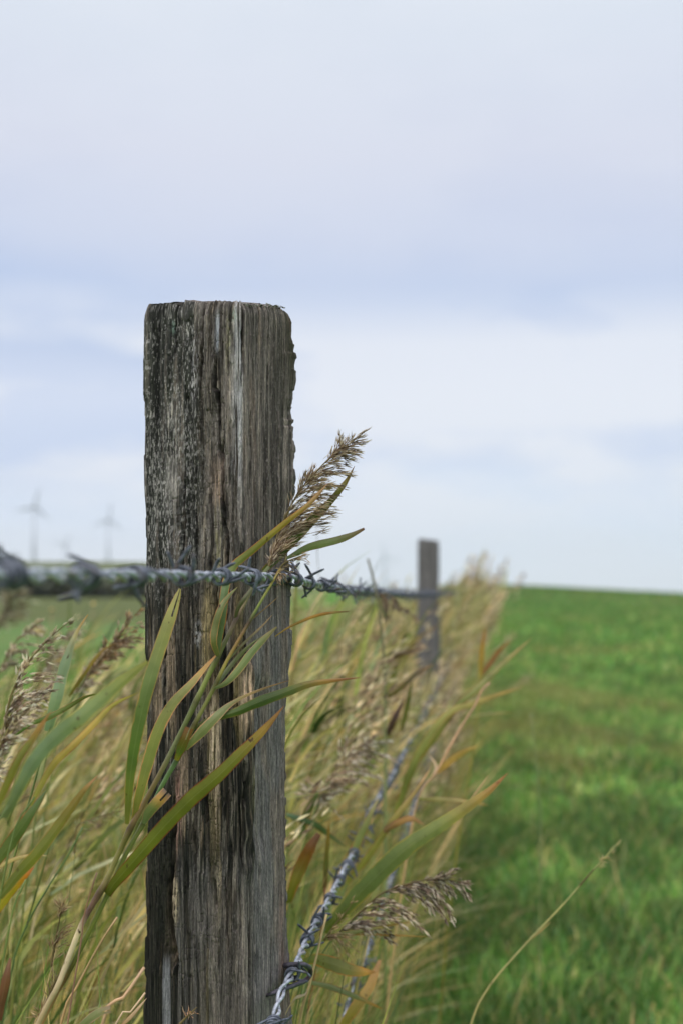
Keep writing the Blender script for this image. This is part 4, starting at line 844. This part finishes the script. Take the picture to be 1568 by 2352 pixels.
simple_reed('snapped green leaf with frayed end, bottom edge left of the post', [(150, 2400, .95), (175, 2365, .95)], 7, GS,
  [([(172, 2370, .95), (200, 2345, .945), (228, 2326, .945), (255, 2318, .95)], 20, [(0, (120, 130, 74)), (.7, (140, 144, 100)), (1, (170, 144, 124))], dict(prof=[(0, .5), (.5, 1), (1, .8)], split=.2, edge=(190, 150, 130)))], seed=44)
simple_reed('thin broken brown stub beside the tall stem node at lower left', [(190, 2140, .895), (191, 2117, .895), (205, 2060, .89), (223, 2005, .885)], 6, [(0, (170, 130, 100)), (1, (150, 110, 92))], seed=45, name='dry_stalk', cat='dry stalk', group='dry stalks left of the post')
simple_reed('thin dark green grass stem running long and straight behind the tall reed', [(25, 2240, 1.15), (60, 2130, 1.15), (110, 2040, 1.15), (160, 1960, 1.15), (190, 1900, 1.15)], 6, [(0, DKGREEN), (1, (84, 110, 62))], [([(60, 2130, 1.15), (90, 2030, 1.15), (110, 1960, 1.15), (130, 1900, 1.15)], 5, [(0, (84, 100, 50)), (1, (110, 120, 70))])], seed=46, name='grass_stem', cat='grass stem', group='grass stems by the fence')
simple_reed('grass stem with reddish spiky seed head in the lower left', [(90, 2352, 1.0), (110, 2260, 1.0), (130, 2180, 1.0)], 4, TS, [],
  ([(118, 2220, 1.0), (128, 2160, 1.0), (138, 2110, 1.0), (146, 2075, 1.0)], [(146, 2072, 1.0), (138, 2090, 1.0), (154, 2090, 1.0), (172, 2120, 1.0), (165, 2135, 1.0), (156, 2165, 1.0), (135, 2120, 1.0), (145, 2190, 1.0), (128, 2160, 1.0), (122, 2240, 1.0)], PC_TAN + [((150, 96, 76), 3)], dict(n_auto=8, dens=.5, slen=.007)), seed=47, name='grass_stem', cat='grass stem', group='grass stems by the fence')
simple_reed('grass stem with drooping straw seed head along the base of the tall reed', [(70, 2400, .93), (90, 2330, .93), (110, 2290, .93)], 4, TS, [],
  ([(86, 2345, .93), (112, 2290, .93), (138, 2235, .93), (160, 2190, .93)], [(162, 2188, .93), (150, 2220, .93), (140, 2240, .93), (128, 2262, .93), (110, 2300, .93), (100, 2320, .93), (120, 2250, .93), (92, 2352, .93)], PC_TAN + [((120, 86, 66), 2)], dict(n_auto=12, dens=.6, slen=.008)), seed=48, name='grass_stem', cat='grass stem', group='grass stems by the fence')
simple_reed('pale green meadow grass stem with loose feathery head near the post left edge', [(150, 2120, 1.2), (170, 1990, 1.2), (175, 1930, 1.2)], 3, GS, [],
  ([(172, 1960, 1.2), (178, 1900, 1.2), (215, 1880, 1.2), (280, 1862, 1.2)], [(284, 1862, 1.2), (270, 1874, 1.2), (240, 1882, 1.2), (225, 1895, 1.2), (208, 1910, 1.2), (178, 1884, 1.2), (190, 1920, 1.2), (260, 1864, 1.2)], [((150, 160, 110), 3), ((176, 178, 134), 2), ((120, 130, 84), 2)], dict(n_auto=8, dens=.35, slen=.006)), seed=49, name='grass_stem', cat='grass stem', group='grass stems by the fence')
simple_reed('tiny pinkish grass head poking up in front of the post bottom', [(396, 2400, .93), (413, 2352, .93), (430, 2335, .93)], 3, TS, [],
  ([(413, 2352, .93), (430, 2335, .93), (453, 2313, .93)], [(453, 2313, .93), (432, 2322, .93), (446, 2326, .93), (426, 2342, .93)], [((196, 140, 110), 3), ((206, 170, 150), 2)], dict(n_auto=2, dens=.35, slen=.006)), seed=50, name='grass_stem', cat='grass stem', group='grass stems by the fence')
simple_reed('long single straw grass stalk leaning right over the pasture, bottom right', [(1078, 2360, 1.3), (1120, 2270, 1.3), (1200, 2175, 1.3), (1290, 2080, 1.3), (1360, 2000, 1.3), (1421, 1934, 1.3)], 5.5, [(0, (206, 178, 120)), (.5, (206, 180, 124)), (1, (150, 150, 90))],
  [([(1206, 2166, 1.3), (1235, 2143, 1.3), (1266, 2115, 1.3)], 4, [(0, (176, 150, 96)), (1, (190, 160, 110))])],
  ([(1330, 2035, 1.3), (1360, 2000, 1.3), (1390, 1968, 1.3), (1421, 1934, 1.3)], [(1421, 1934, 1.3), (1408, 1950, 1.3), (1398, 1970, 1.3), (1388, 1976, 1.3), (1376, 1985, 1.3)], [((206, 186, 136), 3), ((180, 160, 110), 2)], dict(n_auto=1, dens=.16, slen=.009)), seed=51, name='grass_stem', cat='grass stem', group='grass stems by the fence', ext=.3)
simple_reed('faint pale grass stalk standing alone in the green field on the right', [(1240, 1860, 2.2), (1232, 1760, 2.2), (1218, 1640, 2.2)], 4, [(0, (120, 130, 80)), (1, (140, 146, 100))], [([(1060, 1650, 2.0), (1120, 1640, 2.0), (1190, 1636, 2.0)], 7, [(0, (140, 142, 84)), (1, (150, 140, 90))])], seed=52, name='grass_stem', cat='grass stem', group='grass stems by the fence', ext=0)
simple_reed('large pale blurred reed plume at the left frame edge under the wire', [(-30, 1560, .55), (-10, 1470, .55), (0, 1430, .55)], 6, GS, [],
  ([(-10, 1450, .55), (10, 1410, .55), (30, 1370, .55), (40, 1345, .55)], [(40, 1340, .55), (60, 1380, .55), (58, 1410, .55), (45, 1430, .55), (20, 1350, .55), (8, 1360, .55), (30, 1390, .55), (50, 1360, .55)], PC_PALE, dict(n_auto=26, dens=.6, slen=.005)), seed=53)

for k, (dx, dy, Y, lab) in enumerate([(0, 0, 1.7, 'soft cream reed plume between the left plume and the post, leaning right'), (75, 40, 1.45, 'pinkish reed plume low behind the broad blurred leaf, left of the post'),
                                      (-95, -10, 1.5, 'blurred buff reed plume at the left edge below the wire'), (-70, 140, 1.15, 'brown and white reed plume low at the left, partly behind leaves')]):
    q = lambda x, y: (x + dx, y + dy, Y)
    simple_reed(lab, [q(60, 1640), q(88, 1570), q(105, 1530)], 5, GS, [],
      ([q(95, 1555), q(118, 1505), q(150, 1465), q(190, 1436)], [q(192, 1434), q(196, 1450), q(186, 1470), q(160, 1450), q(176, 1492), q(160, 1505), q(150, 1525), q(120, 1490), q(140, 1535)], PC_PALE, dict(n_auto=22, dens=.55, slen=.008, swid=.001)), seed=70 + k)

# ------------------------------------------------------------------ reed bed, grass
def blades(P0, L, lean, curve, width, c0, c1, nseg=5, up=1.0, seed=0, lim=None, mode='bend'):
    """N flat arching blades; lean/curve are Nx2 horizontal vectors (per unit length)"""
    n = len(P0); t = np.linspace(0, 1, nseg + 1)
    if lim is not None:                                  # how far a tip may reach over the fence line
        reach = L * (lean[:, 0] + curve[:, 0]); P0 = P0.copy()
        if mode == 'shift': P0[:, 0] -= np.maximum(P0[:, 0] + reach - lim, 0) * .85
        if mode == 'short': L = L * np.clip(np.maximum(lim - P0[:, 0], .03) / np.maximum(reach, 1e-6), .3, 1); reach = L * (lean[:, 0] + curve[:, 0])
        mx = np.maximum(lim - P0[:, 0], .0); f = np.where(reach > mx, mx / np.maximum(reach, 1e-6), 1)
        lean = lean * np.c_[f, np.ones(n)]; curve = curve * np.c_[f, np.ones(n)]
    k = np.linalg.norm(lean + curve, axis=1); upf = np.sqrt(np.clip(1 - np.minimum(k, .96) ** 2, .05, 1)) * up
    dirx = lean[:, None, :] * t[None, :, None] + curve[:, None, :] * (t ** 2)[None, :, None]
    zz_ = (t[None, :] * (1.25 * upf + .05)[:, None] - t[None, :] ** 2 * (.25 + .3 * np.clip(k, 0, 1.2))[:, None] * upf[:, None])
    Cn = P0[:, None, :] + np.concatenate([dirx * L[:, None, None], (zz_ * L[:, None])[..., None]], -1)
    r_ = np.random.default_rng(seed + 77); a = r_.uniform(0, math.pi, n); side = np.stack([np.cos(a), np.sin(a) * .7, .2 * np.sin(a * 3)], 1)
    wp = np.interp(t, [0, .25, .6, 1], [.6, 1, .8, .04])
    off = side[:, None, :] * (width[:, None] * wp[None])[..., None] * .5
    V = np.stack([Cn - off, Cn + off], 2).reshape(-1, 3)
    b_ = (np.arange(n) * (nseg + 1) * 2)[:, None]; s_ = (np.arange(nseg) * 2)[None]; q = b_ + s_
    Q = np.stack([q, q + 1, q + 3, q + 2], -1).reshape(-1, 4)
    C = (c0[:, None] * (1 - t)[None, :, None] + c1[:, None] * t[None, :, None]); C = np.repeat(C[:, :, None], 2, 2).reshape(-1, 3)
    return V, Q, C, Cn
def pick(pal, n, r_):
    c_ = np.array([p for p, _ in pal], float); w_ = np.array([q for _, q in pal], float); i = r_.choice(len(c_), n, p=w_ / w_.sum())
    return lin(c_[i]) * 1.33 * r_.uniform(.34, 1.46, (n, 1))
PAL = [((110, 122, 62), 4.2), ((152, 146, 82), 3.4), ((184, 162, 116), 3.2), ((216, 196, 158), 2.8), ((180, 140, 78), .9), ((134, 148, 112), 2.2), ((64, 82, 38), 3.2), ((150, 118, 90), 1.6)]
PALD = [((176, 152, 108), 3), ((200, 172, 124), 3), ((150, 124, 84), 2), ((190, 150, 112), 1.5)]
PALU = [((84, 108, 50), 4), ((120, 134, 74), 3), ((190, 166, 116), 2.6), ((160, 132, 88), 2), ((100, 130, 90), 2), ((150, 150, 80), 2)]
bed = Bag(); r_ = np.random.default_rng(19)
def bed_block(y0, y1, dens, depth, far=False):
    A_ = (y1 - y0) * depth; n = int(A_ * dens); Y = r_.uniform(y0, y1, n); d_ = r_.uniform(0, 1, n) ** 1.25 * depth + .03
    d_ = d_ + .30 * sstep(3.2, 1.6, Y); X = fence_x(Y) - d_ - .02; Z0 = hill(X, Y)
    gap = sstep(2.4, 2.9, Y) * sstep(4.95, 4.80, Y) * sstep(.75, .40, d_)
    h = (1.06 - .34 * gap - .12 * sstep(.15, .9, d_) - .25 * sstep(1.5, 2.4, d_)) * r_.uniform(.74, 1.07, n) + .02 * sstep(3.5, 7, Y)
    P0 = np.c_[X, Y, Z0]; ln = (h - Z0 * .5) * 1.06
    lean = np.c_[r_.normal(.26, .08, n), r_.normal(.03, .06, n)]; cur = np.c_[r_.normal(.12, .06, n), r_.normal(0, .04, n)]
    nonplume = r_.random(n) > .30; lm = (.02 + .048 * np.minimum(Y, 5.5) * r_.random(n) ** 1.5) * np.where(Y < 3, 1.1, 1) + .20 * (r_.random(n) > .95); lm = lm * (1 - .85 * gap); lm = np.where((Y < 3) & (r_.random(n) < .75), -.03, lm)
    c0 = pick(PALD, n, r_); c1 = pick(PAL, n, r_)
    V, Q, C, Cn = blades(P0, ln, lean, cur, np.full(n, .0045 if not far else .008), c0, c1, 6, seed=1, lim=fence_x(Y) + lm, mode='shift'); bed.add(V, Q, C=C)
    nl = 7 if not far else 5
    for k in range(nl):
        f = r_.uniform(.3, .97, n); i = np.clip((f * 6).astype(int), 0, 5); g = (f * 6 - i)[:, None]; B0 = Cn[np.arange(n), i] * (1 - g) + Cn[np.arange(n), i + 1] * g
        L = r_.uniform(.13, .32, n) * (1.2 - .4 * f); le = np.c_[r_.normal(.38, .18, n), r_.normal(0, .2, n)]; cu = np.c_[r_.normal(.26, .16, n), r_.normal(0, .12, n)]
        over = B0[:, 2] + L * .75 > np.maximum(h, .7) * 1.02
        L = np.where(over, L * .5, L)
        wd = r_.uniform(.004, .011, n) * (1.0 if not far else 1.5)
        V, Q, C, _ = blades(B0, L, le, cu, wd, pick(PAL, n, r_), pick(PAL, n, r_), 5, seed=k * 3 + 5, lim=fence_x(B0[:, 1]) + np.maximum(lm, .0) * r_.uniform(.7, 1.5, n), mode='short'); bed.add(V, Q, C=C)
    # seed plumes on some stems
    ids = np.where(~nonplume)[0]
    for i in ids:
        top = Cn[i, -1]; dr_ = Cn[i, -1] - Cn[i, -3]; dr_ /= np.linalg.norm(dr_); ns = 60 if not far else 26
        t = r_.uniform(0, 1, ns); ax = top + dr_ * (t[:, None] * .16 - .08); sd = np.array([.75, 0, -.15]) * (r_.uniform(0, 1, ns) * (.055 * (1 - t * .8)))[:, None]
        P = ax + sd + r_.normal(size=(ns, 3)) * .006; D = dr_ + np.array([.7, 0, -.1]) * r_.uniform(0, 1, (ns, 1)) + r_.normal(size=(ns, 3)) * .15
        V, Q = spikelets(P, D, r_.uniform(.012, .022, ns) * (1.6 if far else 1), np.full(ns, .0017 if not far else .0035), r_)
        C = np.repeat(pick([((160, 136, 118), 3), ((208, 192, 174), 3), ((120, 96, 84), 2)], ns, r_), 8, 0); bed.add(V, Q, C=C)
bed_block(1.3, 2.6, 120, 1.4); bed_block(2.6, 4.5, 130, 2.0); bed_block(4.5, 5.2, 130, 2.0); bed_block(5.2, 11, 75, 2.2, True); bed_block(11, 34, 26, 2.4, True)
# low tangle of grasses under the reeds
def tangle(y0, y1, n, x0, x1, hmin, hmax, wmax, pal, leanm=.3, leftonly=False):
    Y = r_.uniform(y0, y1, n); X = fence_x(Y) + r_.uniform(x0, x1, n); P0 = np.c_[X, Y, hill(X, Y)]
    L = r_.uniform(hmin, hmax, n); le = np.c_[r_.normal(leanm, .25, n), r_.normal(0, .2, n)]; cu = np.c_[r_.normal(.15, .22, n), r_.normal(0, .18, n)]
    V, Q, C, _ = blades(P0, L, le, cu, r_.uniform(.0015, wmax, n), pick(pal, n, r_), pick(pal, n, r_), 7, seed=n % 97, lim=(-(.17 + .05 * r_.random(n)) * Y if leftonly else fence_x(Y) + .10 * r_.random(n) ** 2 + .01), mode='shift'); bed.add(V, Q, C=C)
tangle(1.15, 2.4, 5200, -1.1, -.04, .35, .86, .006, PALU); tangle(2.4, 5, 5200, -1.6, -.02, .35, .85, .008, PALU)
tangle(1.3, 3, 1500, -.45, -.10, .15, .62, .005, PALU, .15); tangle(3, 9, 4000, -.6, .04, .12, .45, .008, PALU, .2)
tangle(1.05, 1.5, 2200, -.62, -.06, .45, .82, .005, PALU)
tangle(.96, 1.3, 1300, -.95, -.25, .45, .86, .0045, PALU, .45, True); tangle(.96, 1.3, 300, -.95, -.25, .5, .92, .010, PAL, .45, True)
n = 420; Y = r_.uniform(1.7, 6.5, n); X = fence_x(Y) - r_.uniform(0, .35, n); P0 = np.c_[X, Y, hill(X, Y)]       # ragged edge leaning over the pasture
V, Q, C, _ = blades(P0, r_.uniform(.55, .98, n), np.c_[r_.normal(.42, .12, n), r_.normal(0, .15, n)], np.c_[r_.normal(.3, .15, n), r_.normal(0, .1, n)], r_.uniform(.004, .012, n), pick(PAL, n, r_), pick(PAL + PALD, n, r_), 8, seed=9, lim=fence_x(Y) + r_.uniform(.03, .30, n) * np.minimum(1, Y / 3.5), mode='shift'); bed.add(V, Q, C=C)
tag(bed.obj('reed_bed', M_MASS), 'dense bed of tan and green reeds leaning right along the fence and ditch', 'reed bed', kind='stuff')

# pale dry heads standing in the left field edge
for k, (px, py, Y, sz, lab) in enumerate([(120, 1403, 4.5, .011, 'small round pale dry seed head in the left field, nearer the left edge'), (215, 1388, 5.0, .010, 'small round pale dry seed head between wire and post on the left'),
                                          (92, 1458, 3.2, .022, 'flat cream dry flower head behind the left plume')]):
    p = at(px, py, Y); rt = thing('seed_head_stalk', (p[0], p[1], float(hill(p[0], p[1]))), lab, 'seed head', 'dry seed heads in the left field')
    zs = np.linspace(float(hill(p[0], p[1])) - .02, p[2], 12); V, Q, T = tube(np.c_[p[0] - .04 * (1 - (zs - zs[0]) / (zs[-1] - zs[0])), np.full(12, p[1]), zs], .002, 6)
    child('stalk', V, Q, M_STEM, rt, T=T, col=np.tile(lin((150, 128, 90)) * KC, (len(V), 1)))
    ns = 160; rr = np.random.default_rng(k); D = rr.normal(size=(ns, 3)); D[:, 2] = np.abs(D[:, 2]) + .2; D /= np.linalg.norm(D, axis=1)[:, None]
    V, Q = spikelets(np.tile(p, (ns, 1)), D * np.array([1.3, 1.3, .8]), np.full(ns, sz), np.full(ns, sz * .22), rr)
    child('head', V, Q, M_PLUME, rt, col=np.tile(lin((232, 218, 190)), (len(V), 1)))

gr = Bag(); r_ = np.random.default_rng(23)
PG = [((70, 102, 44), 5), ((94, 124, 60), 4), ((52, 82, 36), 4), ((126, 142, 84), 2.2), ((146, 132, 86), 1.3), ((178, 152, 112), .9), ((84, 116, 74), 2)]
def lawn(y0, y1, n, h0, h1, w, seed, bias=1.0):
    Y = y0 * (y1 / y0) ** (r_.random(n) ** bias); X = fence_x(Y) + .0 + r_.random(n) * (.165 * Y + .62)
    cl = fbm(X * 2.2, Y * 1.6, 91, 3); keep = r_.random(n) < .5 + .9 * cl; X = X[keep]; Y = Y[keep]; cl = cl[keep]; m_ = len(X)
    L = r_.uniform(h0, h1, m_) * (.75 + .55 * cl); tint = fbm(X * 1.1, Y * .55, 95, 3)
    c = pick(PG, m_, r_) * np.array([[1.24, 1.36, 1.24]]); c = c * (1 - .22 * sstep(14, 45, Y))[:, None]; c = c * (.70 + .62 * sstep(.3, .7, fbm(X * 5.1, Y * 2.6, 97, 3)))[:, None]; c = c * (1 - .55 * sstep(.55, .72, tint)[:, None]) + lin((136, 124, 78)) * 1.3 * .55 * sstep(.55, .72, tint)[:, None]
    le = np.c_[r_.normal(.25, .6, m_), r_.normal(0, .55, m_)]; cu = np.c_[r_.normal(.2, .5, m_), r_.normal(0, .5, m_)]
    V, Q, C, _ = blades(np.c_[X, Y, hill(X, Y) - .004], L, le, cu, np.full(m_, w) * r_.uniform(.6, 1.3, m_), c * .8, c * 1.15, 3, seed=seed); gr.add(V, Q, C=C)
lawn(2.0, 5.5, 110000, .04, .10, .0038, 1); lawn(5.5, 14, 70000, .05, .11, .007, 2); lawn(14, 60, 40000, .07, .13, .018, 3)
# long dead wisps and tufts
def wisps(n):
    Y = r_.uniform(2.2, 9, n); X = fence_x(Y) + r_.random(n) ** 1.5 * (.165 * Y + .6)
    V, Q, C, _ = blades(np.c_[X, Y, hill(X, Y)], r_.uniform(.1, .26, n), np.c_[r_.normal(.4, .4, n), r_.normal(0, .4, n)], np.c_[r_.normal(.3, .3, n), r_.normal(0, .3, n)], np.full(n, .004), pick(PALU, n, r_), pick(PALD, n, r_), 5, seed=3); gr.add(V, Q, C=C)
wisps(450)
tag(gr.obj('pasture_grass', M_GRASS), 'short green pasture grass covering the field right of the fence', 'grass', kind='stuff')

# ------------------------------------------------------------------ far hedge, tree, wind turbines
m, nt = new_mat('dark_leaves'); out = N(nt, 'ShaderNodeOutputMaterial'); b = N(nt, 'ShaderNodeBsdfPrincipled')
c = N(nt, 'ShaderNodeAttribute', attribute_name='Col').outputs['Color']; nt.links.new(c, b.inputs['Base Color']); b.inputs['Roughness'].default_value = .8; nt.links.new(b.outputs[0], out.inputs[0])
M_DARK = m
def leaf_cloud(P, size, cols, r_):
    n = len(P); a = r_.normal(size=(n, 3)); a /= np.linalg.norm(a, axis=1)[:, None]; b_ = np.cross(a, r_.normal(size=(n, 3))); b_ /= np.linalg.norm(b_, axis=1)[:, None]
    s_ = size[:, None]; V = np.stack([P - a * s_, P + b_ * s_ * .6, P + a * s_, P - b_ * s_ * .6], 1).reshape(-1, 3)
    Q = np.arange(n * 4).reshape(-1, 4); return V, Q, np.repeat(cols, 4, 0)
r_ = np.random.default_rng(5)
def hedge(x0, x1, Y, h, label, n):
    X = r_.uniform(x0, x1, n); top = h * (.72 + .5 * fbm((X + 300) * .25, X * 0, 7, 3)); z_ = r_.random(n) ** .8 * top; P = np.c_[X, Y + r_.normal(0, 1.2, n), z_ - .3]
    B = Bag(); V, Q, C = leaf_cloud(P, r_.uniform(.18, .4, n), pick([((58, 62, 44), 3), ((44, 50, 40), 3), ((80, 78, 56), 1)], n, r_), r_); P0 = np.array([(x0 + x1) / 2, Y, 0])
    o = mesh_obj('hedge', V - P0, Q, M_DARK, col=C); o.location = P0; return tag(o, label, 'hedge')
hedge(-48, -17, 112, 2.1, 'long dark hedge across the far side of the left field', 9000)
def tree(px, Y, h, label):
    X = (px - CX) / F * Y; rt = thing('tree', (X, Y, -.1), label, 'tree')
    V, Q, T = tube(catmull([(X, Y, -.2), (X + .1, Y, h * .3), (X, Y, h * .6)], 12), np.linspace(.22, .08, 12), 8); child('trunk', V, Q, M_DARK, rt, T=T, col=np.tile(lin((70, 60, 50)), (len(V), 1)))
    n = 5200; ctr = r_.normal(size=(26, 3)) * np.array([1.1, 1.1, .7]) * h * .2 + np.array([X, Y, h * .66]); P = ctr[r_.integers(26, size=n)] + r_.normal(size=(n, 3)) * h * .075
    V, Q, C = leaf_cloud(P, r_.uniform(.1, .22, n), pick([((60, 66, 48), 3), ((44, 52, 42), 3)], n, r_), r_); child('crown', V, Q, M_DARK, rt, col=C)
tree(-22, 112, 4.3, 'small dark tree at the far left end of the hedge')

m, nt = new_mat('turbine_paint'); out = N(nt, 'ShaderNodeOutputMaterial'); b = N(nt, 'ShaderNodeBsdfPrincipled')
nz = noise_(nt, N(nt, 'ShaderNodeTexCoord').outputs['Object'], .4, 3); nt.links.new(ramp_(nt, nz, [(.3, (.52, .55, .60)), (.7, (.56, .59, .64))]), b.inputs['Base Color']); b.inputs['Roughness'].default_value = .5; nt.links.new(b.outputs[0], out.inputs[0])
def turbine(px, hub_y, Y, rot, Rb, yaw, label):
    X = (px - CX) / F * Y; zh = 1 + (HY - hub_y) / F * Y; z0 = float(hill(X, Y)); rt = thing('wind_turbine', (X, Y, z0), label, 'wind turbine', 'distant wind turbines')
    V, Q, T = tube(np.array([(X, Y, z0 - 1), (X, Y, z0 + (zh - z0) * .5), (X, Y, zh)]), np.array([2.6, 2.1, 1.5]), 20); child('tower', V, Q, m, rt, T=T)
    ax = np.array([math.sin(yaw), -math.cos(yaw), 0.]); sx = np.array([math.cos(yaw), math.sin(yaw), 0.]); H = np.array([X, Y, zh + 1.6])
    V, Q, T = tube(np.array([H - ax * 5.5, H - ax * 5, H, H + ax * 3.2, H + ax * 4.4, H + ax * 4.9]), np.array([1.2, 1.9, 2.0, 1.8, 1.3, .3]), 14); child('nacelle', V, Q, m, rt, T=T)
    for k in range(3):
        a = rot + k * 2 * math.pi / 3; d_ = sx * math.sin(a) + np.array([0, 0, 1.]) * math.cos(a); e = np.cross(d_, ax); c0 = H + ax * 3.6
        t = np.linspace(0, 1, 14); ch = np.interp(t, [0, .08, .2, 1], [1.0, 1.2, 2.3, .4]); th = np.interp(t, [0, .15, 1], [.6, .35, .08]); VV = []
        for i_, tt in enumerate(t):
            p = c0 + d_ * tt * Rb
            VV += [p + e * ch[i_] * .7, p + ax * th[i_], p - e * ch[i_], p - ax * th[i_]]
        j = np.arange(4)[None]; i_ = np.arange(13)[:, None] * 4; Q = np.stack([i_ + j, i_ + (j + 1) % 4, i_ + 4 + (j + 1) % 4, i_ + 4 + j], -1).reshape(-1, 4)
        child('blade', np.array(VV), np.vstack([Q, [[0, 3, 2, 1]], [[52, 53, 54, 55]]]), m, rt)
turbine(79, 1166, 1250, .25, 21, .5, 'largest distant wind turbine, leftmost above the wire')
turbine(249, 1196, 1500, .15, 22, .5, 'distant wind turbine nearest the front post on its left')
turbine(149, 1250, 2100, .6, 23, .4, 'small faint wind turbine between the two larger ones')
turbine(884, 1284, 2300, 1.75, 32, .2, 'faint wind turbine low on the horizon between the two posts')

# ------------------------------------------------------------------ haze
hz = np.array([(x, y, z_) for x in (-5600, 5600) for y in (-60, 4300) for z_ in (-60, 150)], float)
HQ = np.array([[0, 1, 3, 2], [4, 6, 7, 5], [0, 4, 5, 1], [2, 3, 7, 6], [0, 2, 6, 4], [1, 5, 7, 3]])
m, nt = new_mat('haze'); out = N(nt, 'ShaderNodeOutputMaterial'); pv = N(nt, 'ShaderNodeVolumePrincipled')
pv.inputs['Color'].default_value = (.86, .90, 1, 1); pv.inputs['Density'].default_value = .0002; pv.inputs['Anisotropy'].default_value = .1
nt.links.new(pv.outputs[0], out.inputs['Volume'])
tag(mesh_obj('haze', hz, HQ, m, smooth=False), kind='stuff', label='pale haze in the air over the fields', cat='haze')

# ------------------------------------------------------------------ render
S.view_settings.view_transform = 'Standard'; S.view_settings.look = 'None'; S.view_settings.exposure = 0.42; S.view_settings.gamma = 1
S.cycles.use_denoising = True; S.cycles.max_bounces = 8; S.cycles.diffuse_bounces = 3; S.cycles.transparent_max_bounces = 8
S.cycles.volume_bounces = 1; S.cycles.use_adaptive_sampling = False
